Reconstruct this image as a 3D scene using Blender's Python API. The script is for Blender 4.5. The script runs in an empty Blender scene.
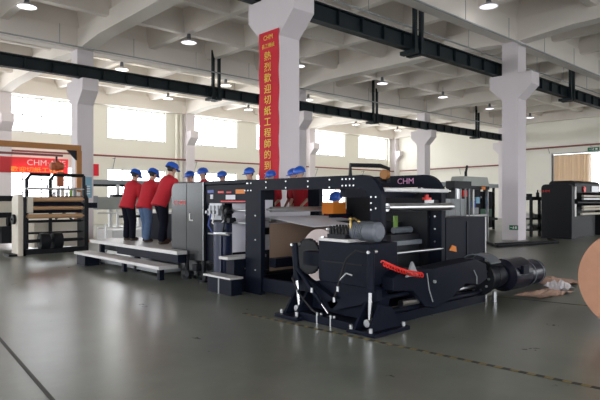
import bpy, bmesh, math, random
from mathutils import Vector, Matrix, Euler
random.seed(7)
R = math.radians
sc = bpy.context.scene
col = sc.collection

# ------------------------------------------------------------------ camera
cam_d = bpy.data.cameras.new('camera')
cam = bpy.data.objects.new('camera', cam_d)
col.objects.link(cam)
cam_d.sensor_width = 36.0
cam_d.lens = 550 / 600 * 36.0
cam_d.clip_start = 0.05
cam_d.clip_end = 600
cam.location = (0, 0, 1.56)
cam.rotation_euler = (R(90), 0, -0.742)
sc.camera = cam

# ------------------------------------------------------------------ daylight, exposure
w = bpy.data.worlds.new('overcast_sky')
sc.world = w
w.use_nodes = True
wn = w.node_tree.nodes
wn['Background'].inputs[0].default_value = (0.93, 0.955, 1.0, 1)
wn['Background'].inputs[1].default_value = 4.4
sc.view_settings.view_transform = 'Standard'
sc.view_settings.look = 'None'
sc.view_settings.gamma = 1
sc.view_settings.use_curve_mapping = False
sc.view_settings.exposure = 0.03
sc.cycles.use_denoising = True
sc.cycles.max_bounces = 8
sc.cycles.diffuse_bounces = 5
sc.cycles.glossy_bounces = 4
sc.cycles.sample_clamp_indirect = 6


def window_light(name, loc, rot, sx, sy, power, color=(0.9, 0.95, 1.0)):
    d = bpy.data.lights.new(name, 'AREA')
    d.shape = 'RECTANGLE'
    d.size = sx
    d.size_y = sy
    d.energy = power
    d.color = color
    o = bpy.data.objects.new(name, d)
    o.location = loc
    o.rotation_euler = rot
    col.objects.link(o)
    return o


# daylight entering through the window openings of the window wall (the sky light just outside each pane)
for k_ in range(-4, 6):
    xw_ = 8.75 + 6.1 * k_ + 2.075
    window_light('window_daylight', (xw_, 34.82, 6.575), (R(-90), 0, 0), 4.1, 2.0, 190)
    if k_ < 5:
        window_light('window_daylight', (xw_, 34.82, 2.4), (R(-90), 0, 0), 4.1, 2.35, 190)


# ------------------------------------------------------------------ materials
MATS = {}


def mat(name, color, rough=0.5, metal=0.0, noise=0.0, scale=6.0, emit=None, estr=0.0, bump=0.0,
        spec=0.5, coat=0.0):
    if name in MATS:
        return MATS[name]
    m = bpy.data.materials.new(name)
    m.use_nodes = True
    nt = m.node_tree
    b = nt.nodes['Principled BSDF']
    b.inputs['Base Color'].default_value = (*color, 1)
    b.inputs['Roughness'].default_value = rough
    b.inputs['Metallic'].default_value = metal
    b.inputs['Specular IOR Level'].default_value = spec
    b.inputs['Coat Weight'].default_value = coat
    if emit:
        b.inputs['Emission Color'].default_value = (*emit, 1)
        b.inputs['Emission Strength'].default_value = estr
    if noise > 0 or bump > 0:
        tc = nt.nodes.new('ShaderNodeTexCoord')
        n = nt.nodes.new('ShaderNodeTexNoise')
        n.inputs['Scale'].default_value = scale
        n.inputs['Detail'].default_value = 4
        nt.links.new(tc.outputs['Object'], n.inputs['Vector'])
        if noise > 0:
            mx = nt.nodes.new('ShaderNodeMix')
            mx.data_type = 'RGBA'
            mx.inputs['A'].default_value = (*[c * (1 - noise) for c in color], 1)
            mx.inputs['B'].default_value = (*[min(1, c * (1 + noise)) for c in color], 1)
            nt.links.new(n.outputs['Fac'], mx.inputs['Factor'])
            nt.links.new(mx.outputs['Result'], b.inputs['Base Color'])
        if bump > 0:
            bp = nt.nodes.new('ShaderNodeBump')
            bp.inputs['Strength'].default_value = bump
            bp.inputs['Distance'].default_value = 0.02
            nt.links.new(n.outputs['Fac'], bp.inputs['Height'])
            nt.links.new(bp.outputs['Normal'], b.inputs['Normal'])
    MATS[name] = m
    return m


M_wall = mat('wall_paint', (0.82, 0.80, 0.72), 0.9, noise=0.03, scale=0.7)
M_ceil = mat('ceiling_paint', (0.78, 0.73, 0.68), 0.9, noise=0.05, scale=0.5)
M_col = mat('pillar_paint', (0.70, 0.65, 0.675), 0.85, noise=0.03, scale=1.5)
M_blk = mat('black_steel', (0.008, 0.009, 0.012), 0.5, noise=0.15, scale=8, spec=.25)
M_navy = mat('dark_blue_black_enamel', (0.007, 0.009, 0.018), 0.45, noise=0.12, scale=6, spec=.1)
M_beam = mat('dark_green_black_beam_paint', (0.009, 0.016, 0.020), 0.55, noise=0.2, scale=3, spec=.25)
M_gun = mat('polished_gunmetal', (0.03, 0.032, 0.034), 0.22, metal=0.35, noise=0.1, scale=3)
M_steel = mat('brushed_steel', (0.62, 0.63, 0.64), 0.28, metal=1.0, noise=0.08, scale=20)
M_chrome = mat('chrome', (0.8, 0.8, 0.82), 0.12, metal=1.0)
M_alu = mat('ribbed_aluminium', (0.62, 0.6, 0.59), 0.45, metal=0.35, noise=0.08, scale=30)
M_grey = mat('grey_paint', (0.30, 0.32, 0.33), 0.5, noise=0.08, scale=5)
M_greyg = mat('grey_green_paint', (0.34, 0.36, 0.33), 0.5, noise=0.06, scale=5)
M_motor = mat('motor_grey_paint', (0.13, 0.145, 0.17), 0.4, noise=0.15, scale=12)
M_cream = mat('cream_enamel', (0.66, 0.60, 0.50), 0.45, noise=0.06, scale=4)
M_white = mat('white_enamel', (0.8, 0.8, 0.8), 0.4)
M_paper = mat('white_paper', (0.80, 0.79, 0.86), 0.7, noise=0.02)
M_kraft = mat('kraft_paper', (0.33, 0.225, 0.16), 0.8, noise=0.06, scale=4)
M_kraftroll = mat('kraft_roll_end', (0.52, 0.27, 0.17), 0.85, noise=0.10, scale=9)
M_bar = mat('tan_roller_cover', (0.50, 0.30, 0.16), 0.55, noise=0.1, scale=8)
M_red = mat('red_cloth', (0.50, 0.012, 0.025), 0.8, noise=0.12, scale=7)
M_redban = mat('red_banner_cloth', (0.62, 0.01, 0.03), 0.7, noise=0.06, scale=3)
M_redpl = mat('red_plastic', (0.8, 0.03, 0.02), 0.4)
M_orange = mat('orange_enamel', (0.75, 0.22, 0.02), 0.5, noise=0.05)
M_gantry = mat('ochre_gantry_paint', (0.40, 0.17, 0.045), 0.55, noise=0.15, scale=5)
M_rust = mat('rusty_orange_paint', (0.42, 0.11, 0.04), 0.6, noise=0.25, scale=9)
M_hat = mat('blue_helmet_plastic', (0.015, 0.10, 0.52), 0.3)
M_skin = mat('skin', (0.55, 0.34, 0.25), 0.55, noise=0.05)
M_hair = mat('black_hair', (0.012, 0.01, 0.01), 0.6)
M_trd = mat('dark_navy_cloth', (0.008, 0.009, 0.016), 0.9, noise=0.2, spec=.1)
M_jean = mat('blue_denim', (0.07, 0.12, 0.22), 0.85, noise=0.25, scale=14)
M_shoe = mat('brown_shoe_leather', (0.06, 0.04, 0.03), 0.5)
M_yel = mat('yellow_lettering', (0.88, 0.66, 0.08), 0.6)
M_wht = mat('white_lettering', (0.85, 0.82, 0.8), 0.6)
M_pink = mat('pink_lettering', (0.75, 0.35, 0.60), 0.5)
M_pipe = mat('dark_red_pipe_paint', (0.22, 0.05, 0.05), 0.45, noise=0.1)
M_rub = mat('black_rubber', (0.012, 0.012, 0.013), 0.7)
M_glass = mat('dark_glass', (0.03, 0.04, 0.045), 0.08)
M_blue = mat('blue_plastic', (0.02, 0.05, 0.30), 0.4)
M_green = mat('green_plastic', (0.25, 0.42, 0.10), 0.5)
M_sgreen = mat('exit_sign_green', (0.0, 0.16, 0.07), 0.4)
M_fan = mat('light_blue_poster', (0.22, 0.42, 0.56), 0.6, noise=0.1)
M_curt = mat('brown_curtain_cloth', (0.42, 0.31, 0.23), 0.85, noise=0.12, scale=3)
M_lamp = mat('lamp_glow', (0.9, 0.9, 0.95), 0.4, emit=(0.80, 0.80, 1.0), estr=0.7)
M_frame = mat('window_frame_paint', (0.45, 0.47, 0.47), 0.5)
M_brass = mat('brass', (0.6, 0.42, 0.15), 0.3, metal=1.0)
M_out = mat('outdoor_concrete', (0.45, 0.45, 0.43), 0.9, noise=0.1, scale=0.5)


def translucent(name, color, amount):
    m = bpy.data.materials.new(name)
    m.use_nodes = True
    nt = m.node_tree
    b = nt.nodes['Principled BSDF']
    b.inputs['Base Color'].default_value = (*color, 1)
    b.inputs['Roughness'].default_value = 0.8
    tr = nt.nodes.new('ShaderNodeBsdfTranslucent')
    tr.inputs['Color'].default_value = (*color, 1)
    mx = nt.nodes.new('ShaderNodeMixShader')
    mx.inputs[0].default_value = amount
    nt.links.new(b.outputs[0], mx.inputs[1])
    nt.links.new(tr.outputs[0], mx.inputs[2])
    nt.links.new(mx.outputs[0], nt.nodes['Material Output'].inputs['Surface'])
    return m


M_sheer = translucent('sheer_red_cloth', (0.80, 0.10, 0.12), 0.55)


def make_floor_mat():
    m = bpy.data.materials.new('polished_grey_green_concrete')
    m.use_nodes = True
    nt = m.node_tree
    b = nt.nodes['Principled BSDF']
    tc = nt.nodes.new('ShaderNodeTexCoord')
    n1 = nt.nodes.new('ShaderNodeTexNoise')
    n1.inputs['Scale'].default_value = 0.35
    n1.inputs['Detail'].default_value = 6
    n2 = nt.nodes.new('ShaderNodeTexNoise')
    n2.inputs['Scale'].default_value = 2.2
    n2.inputs['Detail'].default_value = 8
    n2.inputs['Roughness'].default_value = 0.65
    for n in (n1, n2):
        nt.links.new(tc.outputs['Object'], n.inputs['Vector'])
    mm = nt.nodes.new('ShaderNodeMath')
    mm.operation = 'ADD'
    nt.links.new(n1.outputs['Fac'], mm.inputs[0])
    nt.links.new(n2.outputs['Fac'], mm.inputs[1])
    cr = nt.nodes.new('ShaderNodeValToRGB')
    cr.color_ramp.elements[0].position = 0.75
    cr.color_ramp.elements[0].color = (0.135, 0.145, 0.120, 1)
    cr.color_ramp.elements[1].position = 1.25
    cr.color_ramp.elements[1].color = (0.215, 0.225, 0.190, 1)
    ms = nt.nodes.new('ShaderNodeMath')
    ms.operation = 'MULTIPLY'
    ms.inputs[1].default_value = 0.5
    nt.links.new(mm.outputs[0], ms.inputs[0])
    cr.color_ramp.elements[0].position = 0.38
    cr.color_ramp.elements[1].position = 0.62
    nt.links.new(ms.outputs[0], cr.inputs['Fac'])
    nt.links.new(cr.outputs['Color'], b.inputs['Base Color'])
    mr = nt.nodes.new('ShaderNodeMapRange')
    mr.inputs['From Min'].default_value = 0.3
    mr.inputs['From Max'].default_value = 0.7
    mr.inputs['To Min'].default_value = 0.27
    mr.inputs['To Max'].default_value = 0.33
    nt.links.new(n2.outputs['Fac'], mr.inputs['Value'])
    nt.links.new(mr.outputs['Result'], b.inputs['Roughness'])
    b.inputs['Specular IOR Level'].default_value = 0.6
    return m


M_floor = make_floor_mat()


# ------------------------------------------------------------------ mesh helpers
class B:
    """collects shapes given in world coordinates; build() links them as ONE mesh object"""

    def __init__(s):
        s.v = []
        s.f = []
        s.sm = []

    def add(s, vs, fs, smooth=False):
        o = len(s.v)
        s.v += [Vector(p) for p in vs]
        s.f += [tuple(i + o for i in f) for f in fs]
        s.sm += [smooth] * len(fs)
        return s

    def box(s, x0, x1, y0, y1, z0, z1):
        vs = [(x, y, z) for x in (x0, x1) for y in (y0, y1) for z in (z0, z1)]
        fs = [(0, 1, 3, 2), (4, 6, 7, 5), (0, 4, 5, 1), (2, 3, 7, 6), (0, 2, 6, 4), (1, 5, 7, 3)]
        return s.add(vs, fs)

    def obox(s, c, size, rot=(0, 0, 0)):
        m = Euler(rot).to_matrix()
        hx, hy, hz = [a / 2 for a in size]
        vs = [Vector(c) + m @ Vector((x, y, z)) for x in (-hx, hx) for y in (-hy, hy) for z in (-hz, hz)]
        fs = [(0, 1, 3, 2), (4, 6, 7, 5), (0, 4, 5, 1), (2, 3, 7, 6), (0, 2, 6, 4), (1, 5, 7, 3)]
        return s.add(vs, fs)

    def rings(s, pts, radii, n=16, smooth=True, caps=True):
        """a tube through pts with one radius each"""
        pts = [Vector(p) for p in pts]
        k = len(pts)
        vs = []
        up0 = None
        for i, p in enumerate(pts):
            if i == 0:
                j = 1
                while j < k - 1 and (pts[j] - p).length < 1e-6:
                    j += 1
                d = pts[j] - p
            elif i == k - 1:
                j = k - 2
                while j > 0 and (pts[j] - p).length < 1e-6:
                    j -= 1
                d = p - pts[j]
            else:
                d = pts[i + 1] - pts[i - 1]
            if d.length < 1e-7:
                d = Vector((0, 0, 1))
            d.normalize()
            if up0 is None:
                up0 = Vector((0, 0, 1)) if abs(d.z) < 0.9 else Vector((1, 0, 0))
            a = d.cross(up0)
            if a.length < 1e-4:
                a = d.cross(Vector((0, 1, 0)))
            a.normalize()
            b = a.cross(d).normalized()
            up0 = b
            for t in range(n):
                an = 2 * math.pi * t / n
                vs.append(p + (a * math.cos(an) + b * math.sin(an)) * radii[i])
        fs = []
        for i in range(k - 1):
            for t in range(n):
                t2 = (t + 1) % n
                fs.append((i * n + t, i * n + t2, (i + 1) * n + t2, (i + 1) * n + t))
        s.add(vs, fs, smooth)
        if caps:
            s.add([vs[t] for t in range(n)], [tuple(reversed(range(n)))])
            s.add([vs[(k - 1) * n + t] for t in range(n)], [tuple(range(n))])
        return s

    def cyl(s, p0, p1, r, r2=None, n=20):
        return s.rings([p0, p1], [r, r if r2 is None else r2], n)

    def tube(s, pts, r, n=8):
        return s.rings(pts, [r] * len(pts), n)

    def prism(s, poly, axis, a, b):
        """polygon in the two other axes, extruded along axis ('x','y','z') from a to b"""
        n = len(poly)

        def mk(p, q):
            if axis == 'x':
                return (q, p[0], p[1])
            if axis == 'y':
                return (p[0], q, p[1])
            return (p[0], p[1], q)
        vs = [mk(p, a) for p in poly] + [mk(p, b) for p in poly]
        fs = [tuple(range(n)), tuple(reversed(range(n, 2 * n)))]
        fs += [(i, i + n, (i + 1) % n + n, (i + 1) % n) for i in range(n)]
        return s.add(vs, fs)

    def ball(s, c, r, n=12, sz=(1, 1, 1)):
        vs = []
        fs = []
        m = n // 2
        for i in range(m + 1):
            th = math.pi * i / m
            for j in range(n):
                ph = 2 * math.pi * j / n
                vs.append((c[0] + r * sz[0] * math.sin(th) * math.cos(ph), c[1] + r * sz[1] * math.sin(th) * math.sin(ph),
                           c[2] + r * sz[2] * math.cos(th)))
        for i in range(m):
            for j in range(n):
                j2 = (j + 1) % n
                fs.append((i * n + j, (i + 1) * n + j, (i + 1) * n + j2, i * n + j2))
        return s.add(vs, fs, True)

    def build(s, name, m, parent=None, bevel=0.0, org=None):
        me = bpy.data.meshes.new(name)
        if parent is not None:
            off = Vector(parent['_o'])
        elif org is not None:
            off = Vector(org)
        else:
            xs = [p.x for p in s.v]
            ys = [p.y for p in s.v]
            zs = [p.z for p in s.v]
            off = Vector(((min(xs) + max(xs)) / 2, (min(ys) + max(ys)) / 2, min(zs)))
        me.from_pydata([tuple(p - off) for p in s.v], [], s.f)
        bm = bmesh.new()
        bm.from_mesh(me)
        bmesh.ops.remove_doubles(bm, verts=bm.verts, dist=1e-5)
        bmesh.ops.recalc_face_normals(bm, faces=bm.faces)
        bm.to_mesh(me)
        bm.free()
        if any(s.sm):
            for p in me.polygons:
                p.use_smooth = len(p.vertices) <= 4
            try:
                me.set_sharp_from_angle(angle=R(40))
            except Exception:
                pass
        me.materials.append(m)
        o = bpy.data.objects.new(name, me)
        col.objects.link(o)
        o['_o'] = tuple(off)
        if parent is not None:
            o.parent = parent
        else:
            o.location = off
        if parent is not None:
            o['_o'] = tuple(off)
        if bevel > 0:
            bv = o.modifiers.new('bevel', 'BEVEL')
            bv.width = bevel
            bv.segments = 2
            bv.limit_method = 'ANGLE'
        return o


def thing(name, label, cat, loc, group=None):
    o = bpy.data.objects.new(name, None)
    col.objects.link(o)
    o.location = loc
    o['_o'] = tuple(loc)
    o.empty_display_size = 0.2
    o['label'] = label
    o['category'] = cat
    if group:
        o['group'] = group
    return o


def tag(o, label, cat, group=None, kind=None):
    o['label'] = label
    o['category'] = cat
    if group:
        o['group'] = group
    if kind:
        o['kind'] = kind
    return o


def struct(o, label=None):
    o['kind'] = 'structure'
    if label:
        o['label'] = label
    return o


def copy_tree(o, delta=(0, 0, 0), parent=None):
    kids = [c for c in col.objects if c.parent == o]
    c = o.copy()
    col.objects.link(c)
    c.parent = parent
    if parent is None:
        c.location = o.location + Vector(delta)
    for k in kids:
        copy_tree(k, parent=c)
    return c


def arcpts(c, r, a0, a1, n=6):
    return [(c[0] + r * math.cos(R(a0 + (a1 - a0) * i / n)), c[1] + r * math.sin(R(a0 + (a1 - a0) * i / n))) for i in range(n + 1)]


def roundrect(a0, a1, b0, b1, r, corners='1111', n=5):
    """polygon; corners: bottom-left, bottom-right, top-right, top-left"""
    out = []
    spec = [((a0 + r, b0 + r), 180, 270, (a0, b0)), ((a1 - r, b0 + r), 270, 360, (a1, b0)),
            ((a1 - r, b1 - r), 0, 90, (a1, b1)), ((a0 + r, b1 - r), 90, 180, (a0, b1))]
    for k, (c, s0, s1, p) in zip(corners, spec):
        if k == '1':
            out += arcpts(c, r, s0, s1, n)
        else:
            out.append(p)
    return out


def text_bm(s, body, size, origin, xdir, ydir, depth=0.004, align='CENTER', sx=1.0):
    """adds lettering (glyph outlines turned to mesh) to builder s; origin = centre, xdir/ydir = reading and up directions"""
    cu = bpy.data.curves.new('lettering', 'FONT')
    cu.body = body
    cu.size = size
    cu.align_x = align
    cu.align_y = 'CENTER'
    cu.extrude = depth / 2
    cu.resolution_u = 3
    o = bpy.data.objects.new('lettering', cu)
    col.objects.link(o)
    dg = bpy.context.evaluated_depsgraph_get()
    dg.update()
    me = bpy.data.meshes.new_from_object(o.evaluated_get(dg))
    xd = Vector(xdir).normalized() * sx
    yd = Vector(ydir).normalized()
    zd = Vector(xdir).normalized().cross(yd)
    vs = [Vector(origin) + xd * v.co.x + yd * v.co.y + zd * v.co.z for v in me.vertices]
    s.add(vs, [tuple(p.vertices) for p in me.polygons])
    bpy.data.objects.remove(o)
    bpy.data.meshes.remove(me)
    return s


# ------------------------------------------------------------------ the setting
XC = [-15.3, -3.3, 8.7, 20.7, 32.7]      # pillar lines
YC = [-13.8, -1.8, 10.2, 22.75]
XW, YW = 44.6, 34.6
X0, Y0 = -15.6, -14.1

struct(B().box(X0, XW + .3, Y0, YW + .3, -0.2, 0).build('floor', M_floor, org=(0, 0, 0)))
struct(B().box(-140, 220, -140, 220, -0.4, -0.21).build('ground', M_out), 'pale concrete yard outside the hall')


def wall_with_holes(name, axis, at, thick, u0, u1, z0, z1, holes):
    """wall in the plane axis=at; holes = (ua, ub, za, zb)"""
    b = B()
    us = sorted({u0, u1} | {h[0] for h in holes} | {h[1] for h in holes})
    zs = sorted({z0, z1} | {h[2] for h in holes} | {h[3] for h in holes})
    for i in range(len(us) - 1):
        z = z0
        for j in range(len(zs) - 1):
            um, zm = (us[i] + us[i + 1]) / 2, (zs[j] + zs[j + 1]) / 2
            if any(h[0] < um < h[1] and h[2] < zm < h[3] for h in holes):
                continue
            if axis == 'y':
                b.box(us[i], us[i + 1], at, at + thick, zs[j], zs[j + 1])
            else:
                b.box(at, at + thick, us[i], us[i + 1], zs[j], zs[j + 1])
    return struct(b.build(name, M_wall, org=(0, 0, 0)))


win_x = [8.75 + 6.1 * k for k in range(-4, 6)]
up = [(x, x + 4.15, 5.55, 7.6) for x in win_x]
lo = [(x, x + 4.15, 1.2, 3.6) for x in win_x[:9]]
wall_with_holes('wall_windows', 'y', YW, 0.25, X0, XW + .3, 0, 9.4, up + lo)
wall_with_holes('wall_right', 'x', XW, 0.25, Y0, YW, 0, 9.4, [(12.2, 18.8, 0.02, 5.2), (-2, 4, 0.02, 5.2)])

nw = 0
for (xa, xb, za, zb) in up + lo:
    nw += 1
    b = B()
    t = 0.028
    y = YW + 0.1
    b.box(xa, xb, y, y + .05, za, za + .06)
    b.box(xa, xb, y, y + .05, zb - .06, zb)
    b.box(xa, xa + .06, y, y + .05, za, zb)
    b.box(xb - .06, xb, y, y + .05, za, zb)
    for q in (0.25, 0.5, 0.75):
        xx = xa + (xb - xa) * q
        b.box(xx - t, xx + t, y, y + .05, za, zb)
    for zz in ([(za + zb) / 2] if za > 4 else [za + (zb - za) * .33, za + (zb - za) * .66]):
        b.box(xa, xb, y, y + .05, zz - t * .8, zz + t * .8)
    o = struct(b.build('window_%d' % nw, M_frame))
# door frames on the right wall
for k, (ya, yb) in enumerate(((12.2, 18.8), (-2, 4))):
    b = B()
    b.box(XW - .04, XW + .29, ya - .08, ya, 0.0, 5.28)
    b.box(XW - .04, XW + .29, yb, yb + .08, 0.0, 5.28)
    b.box(XW - .04, XW + .29, ya - .08, yb + .08, 5.2, 5.28)
    struct(b.build('door_%d' % (k + 1), M_frame))

# ---- coffered ceiling
ZR, ZS = 8.28, 9.15
b = B()
bays_x = [(XC[i], XC[i + 1]) for i in range(4)] + [(32.7, 44.6)]
bays_y = [(YC[i], YC[i + 1]) for i in range(3)] + [(22.75, 34.6)]
for xa, xb in bays_x:
    for ya, yb in bays_y:
        for i in range(4):
            for j in range(4):
                x0 = xa + (xb - xa) * i / 4
                x1 = xa + (xb - xa) * (i + 1) / 4
                y0 = ya + (yb - ya) * j / 4
                y1 = ya + (yb - ya) * (j + 1) / 4
                e1, e2 = 0.14, 0.36
                vs = []
                for (e, z) in ((0, ZR), (e1, ZR), (e2, ZS)):
                    vs += [(x0 + e, y0 + e, z), (x1 - e, y0 + e, z), (x1 - e, y1 - e, z), (x0 + e, y1 - e, z)]
                fs = []
                for lv in (0, 4):
                    for q in range(4):
                        q2 = (q + 1) % 4
                        fs.append((lv + q, lv + q2, lv + 4 + q2, lv + 4 + q))
                fs.append((8, 9, 10, 11))
                b.add(vs, fs)
b.box(X0, XW + .3, Y0, YW + .3, 9.2, 9.35)
ceil = struct(b.build('ceiling', M_ceil, org=(0, 0, 0)))

# ---- main beams, each row one object
for yc in YC + [34.45]:
    b = B()
    b.box(X0, XW, yc - .25, yc + .25, 7.66, 8.5)
    struct(b.build('ceiling_beam', M_ceil), 'deep concrete ceiling beam running along the pillar row')
for xc in XC + [44.4]:
    b = B()
    poly = []
    for yc in YC + [34.6]:
        poly.append((yc, 7.66))
        poly.append((yc + .4, 7.66))
        if yc < 34:
            poly.append((yc + 2.4, 7.83))
            nx = (YC + [34.6])[(YC + [34.6]).index(yc) + 1]
            poly.append((nx - 2.4, 7.83))
            poly.append((nx - .4, 7.66))
    poly = sorted(set((round(p[0], 3), p[1]) for p in poly if p[0] <= 34.6))
    poly = poly + [(34.6, 8.5), (poly[0][0], 8.5)]
    b.prism(poly, 'x', xc - .3, xc + .3)
    struct(b.build('ceiling_beam', M_ceil), 'haunched concrete ceiling beam crossing the hall')

# ---- pillars
CW = .33


def pillar(x, y, sides=(1, 1)):
    b = B()
    b.box(x - CW, x + CW, y - CW, y + CW, 0, 7.7)
    for sgn, on in ((-1, sides[0]), (1, sides[1])):
        if on:
            p = [(y + sgn * (CW - .02), 5.42), (y + sgn * (CW + .52), 5.95), (y + sgn * (CW + .52), 6.43), (y + sgn * (CW - .02), 6.43)]
            b.prism(p, 'x', x - CW + .001, x + CW - .001)
    return struct(b.build('pillar', M_col, bevel=0.012), 'square white concrete pillar with corbels')


for x in XC:
    for y in YC:
        if x < 5 and y < 5 and x > -10:
            continue
        pillar(x, y)
    pillar(x, YW - .2, (1, 0))
pillar(44.4, 34.3, (1, 0))
pillar(44.4, 22.75)
pillar(44.4, 10.2)

# window light is the sky plus the area lamps added in each opening


# ------------------------------------------------------------------ pendant lamps
def pendant(x, y, z, label, power, color):
    t = thing('pendant_lamp', label, 'lamp', (x, y, z), 'round pendant lamps under the ceiling')
    b = B()
    b.rings([(x, y, z + .16), (x, y, z + .06), (x, y, z)], [.07, .22, .31], 20, caps=False)
    b.rings([(x, y, z), (x, y, z + .02)], [.31, .30], 20, caps=False)
    b.build('shade', M_alu, t)
    B().cyl((x, y, z + .015), (x, y, z + .03), .285, n=20).build('glowing_disc', M_lamp, t)
    B().cyl((x, y, z + .14), (x, y, z + .36), .085, .07, n=12).build('ballast_housing', M_motor, t)
    B().cyl((x, y, z + .36), (x, y, ZS + .01), .012, n=6).build('rod', M_motor, t)
    d = bpy.data.lights.new('lamp_light', 'POINT')
    d.energy = power
    d.color = color
    d.shadow_soft_size = .25
    l = bpy.data.objects.new('lamp_light', d)
    l.location = (0, 0, -.3)
    l.parent = t
    col.objects.link(l)
    return t


WARM = (1.0, 0.93, 0.78)
NEU = (1.0, 0.97, 0.95)
for (x, y, z, lb) in [
        (5.6, 19.4, 7.9, 'round pendant lamp in the top left corner of the photo, left of the first pillar'),
        (11.7, 19.4, 7.9, 'round pendant lamp just left of the paired hanger rods and the red column banner'),
        (17.6, 19.3, 7.9, 'round pendant lamp peeking out just right of the banner pillar'),
        (23.6, 19.1, 7.9, 'round pendant lamp above the second pair of hanger rods, right of banner pillar'),
        (29.5, 19.1, 7.9, 'round pendant lamp in front of the pillar with the far crane beam'),
        (35.6, 19.3, 7.9, 'round pendant lamp seen just left of the big right pillar'),
        (41.8, 19.3, 7.9, 'round pendant lamp seen just right of the big right pillar')]:
    pendant(x, y, z, lb, 18, NEU)
pendant(16.9, 9.2, 7.95, 'big round pendant lamp at the top edge above the right pillar', 6, NEU)
for (x, y, lb) in [(-.4, 25.6, 'pendant lamp beyond the first pillar row, outermost left'),
                   (11.7, 25.6, 'small pendant lamp just above the far crane beam, right of the left pillar'),
                   (17.6, 25.3, 'small pendant lamp just above the far crane beam, right of its paired rods'),
                   (24.0, 25.4, 'small pendant lamp of the middle row hidden near the banner pillar'),
                   (36, 25.4, 'small pendant lamp of the middle row right of the distant pillar')]:
    pendant(x, y, 7.9, lb, 70, WARM)
for (x, lb) in [(5.4, 'small far pendant lamp near the window wall, left of the left pillar'),
                (11.5, 'small far pendant lamp above the first window right of the left pillar'),
                (17.2, 'small far pendant lamp above the gap between the two windows left of the banner'),
                (23.5, 'small far pendant lamp directly left of the red column banner'),
                (29.2, 'small far pendant lamp above the windows right of the banner pillar'),
                (34.8, 'small far pendant lamp above the last window'),
                (40.5, 'small far pendant lamp nearest the corner of the two walls')]:
    pendant(x, 31.0, 7.9, lb, 70, WARM)


# ------------------------------------------------------------------ crane runway beams on the corbels
def runway(y, zb, zt, xs, lb):
    t = thing('crane_runway_beam', lb, 'crane beam', (15, y, zb), 'black crane runway beams')
    b = B()
    b.box(X0 + .3, XW - .1, y - .02, y + .02, zb, zt)
    b.box(X0 + .3, XW - .1, y - .14, y + .14, zb, zb + .035)
    b.box(X0 + .3, XW - .1, y - .14, y + .14, zt - .035, zt)
    x = X0 + .9
    while x < XW - .5:
        b.box(x - .012, x + .012, y - .13, y + .13, zb + .03, zt - .03)
        x += 1.0
    b.build('beam', M_beam, t)
    B().box(X0 + .3, XW - .1, y - .04, y + .04, zt, zt + .05).build('rail', M_blk, t)
    return t


runway(22.75 - CW - .27, 6.44, 6.92, [], 'far black steel crane beam running above the two left rows of windows')
runway(10.2 + CW + .27, 6.44, 6.95, [], 'near black steel crane beam running from the banner pillar to the big right pillar')
HL = {(14.7, 0): 'pair of black hanger rods on the far crane beam, left of the red column banner',
      (26.4, 0): 'pair of black hanger rods on the far crane beam, just right of the banner pillar',
      (38.6, 0): 'pair of black hanger rods on the far crane beam, left of big right pillar',
      (14.9, 1): 'pair of black hanger rods on the near crane beam, between the two big pillars',
      (27.3, 1): 'pair of black hanger rods on the near crane beam, right of the big right pillar'}
for (x, k), lb in HL.items():
    y = 10.8 if k else 22.15
    t = thing('beam_hanger', lb, 'hanger', (x, y, 6.4), 'paired hanger rods of the crane beams')
    for dx in (-.17, .17):
        B().box(x + dx - .06, x + dx + .06, y - .28, y - .16, 6.38, ZS).build('rod', M_beam, t)
        B().box(x + dx - .11, x + dx + .11, y - .3, y + .3, 6.3, 6.42).build('clamp_plate', M_beam, t)

# conduits with tube fittings along the main beams
for (y, lb) in ((21.6, 'thin conduit pipe with hangers along the ceiling beam over the far crane beam'),
                (9.75, 'thin conduit pipe with hangers along the ceiling beam over the near crane beam'),
                (11.4, 'thin conduit pipe on the far side of the near ceiling beam')):
    b = B().cyl((X0 + 1, y, 7.52), (XW - .3, y, 7.52), .03, n=6)
    x = X0 + 2
    while x < XW:
        b.cyl((x, y, 7.5), (x, y, ZR if y != 21.9 else ZR), .012, n=5)
        x += 3
    tag(b.build('conduit_pipe', M_grey), lb, 'pipe')

# wall pipes
def pipe_run(lb, pts, brackets, m=M_pipe, r=.06):
    t = thing('wall_pipe', lb, 'pipe', pts[0])
    B().tube(pts, r, 10).build('pipe', m, t)
    for (p, q) in brackets:
        B().tube([p, q], .025, 6).build('bracket', M_grey, t)
    return t


brk = []
for x in [3 + 6.1 * k for k in range(-2, 7)]:
    brk.append(((x, YW - .02, 3.6), (x, YW - .36, 4.33)))
    brk.append(((x, YW - .02, 4.25), (x, YW - .4, 4.25)))
pipe_run('long dark red pipe along the window wall between the upper and lower windows',
         [(X0 + .2, YW - .38, 4.36), (XW - .5, YW - .38, 4.42)], brk)
pipe_run('dark red pipe along the right wall from the corner to behind the big pillar',
         [(XW - .3, YW - 1.0, 4.45), (XW - .3, 21.2, 4.55)],
         [((XW - .02, y, 3.9), (XW - .28, y, 4.45)) for y in (31, 27, 23)])
pipe_run('dark red pipe above the curtained doorway, ending in a short drop by the big pillar',
         [(XW - .3, 20.9, 5.0), (XW - .3, 20.9, 5.72), (XW - .3, 11, 5.8)],
         [((XW - .02, y, 5.3), (XW - .28, y, 5.7)) for y in (19, 15.8, 13)])
for (x, lb) in ((19.75, 'white vertical downpipe on the window wall beside the half pillar, left one'),
                (20.1, 'white vertical downpipe on the window wall beside the half pillar, right one')):
    tag(B().cyl((x, YW - .2, 0.0), (x, YW - .2, 7.6), .09, n=10).build('downpipe', M_wall), lb, 'pipe')
tag(B().cyl((43.6, YW - .2, 0.0), (43.6, YW - .2, 7.6), .09, n=10).build('downpipe', M_wall),
    'white vertical downpipe in the corner beside the last window', 'pipe')
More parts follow.
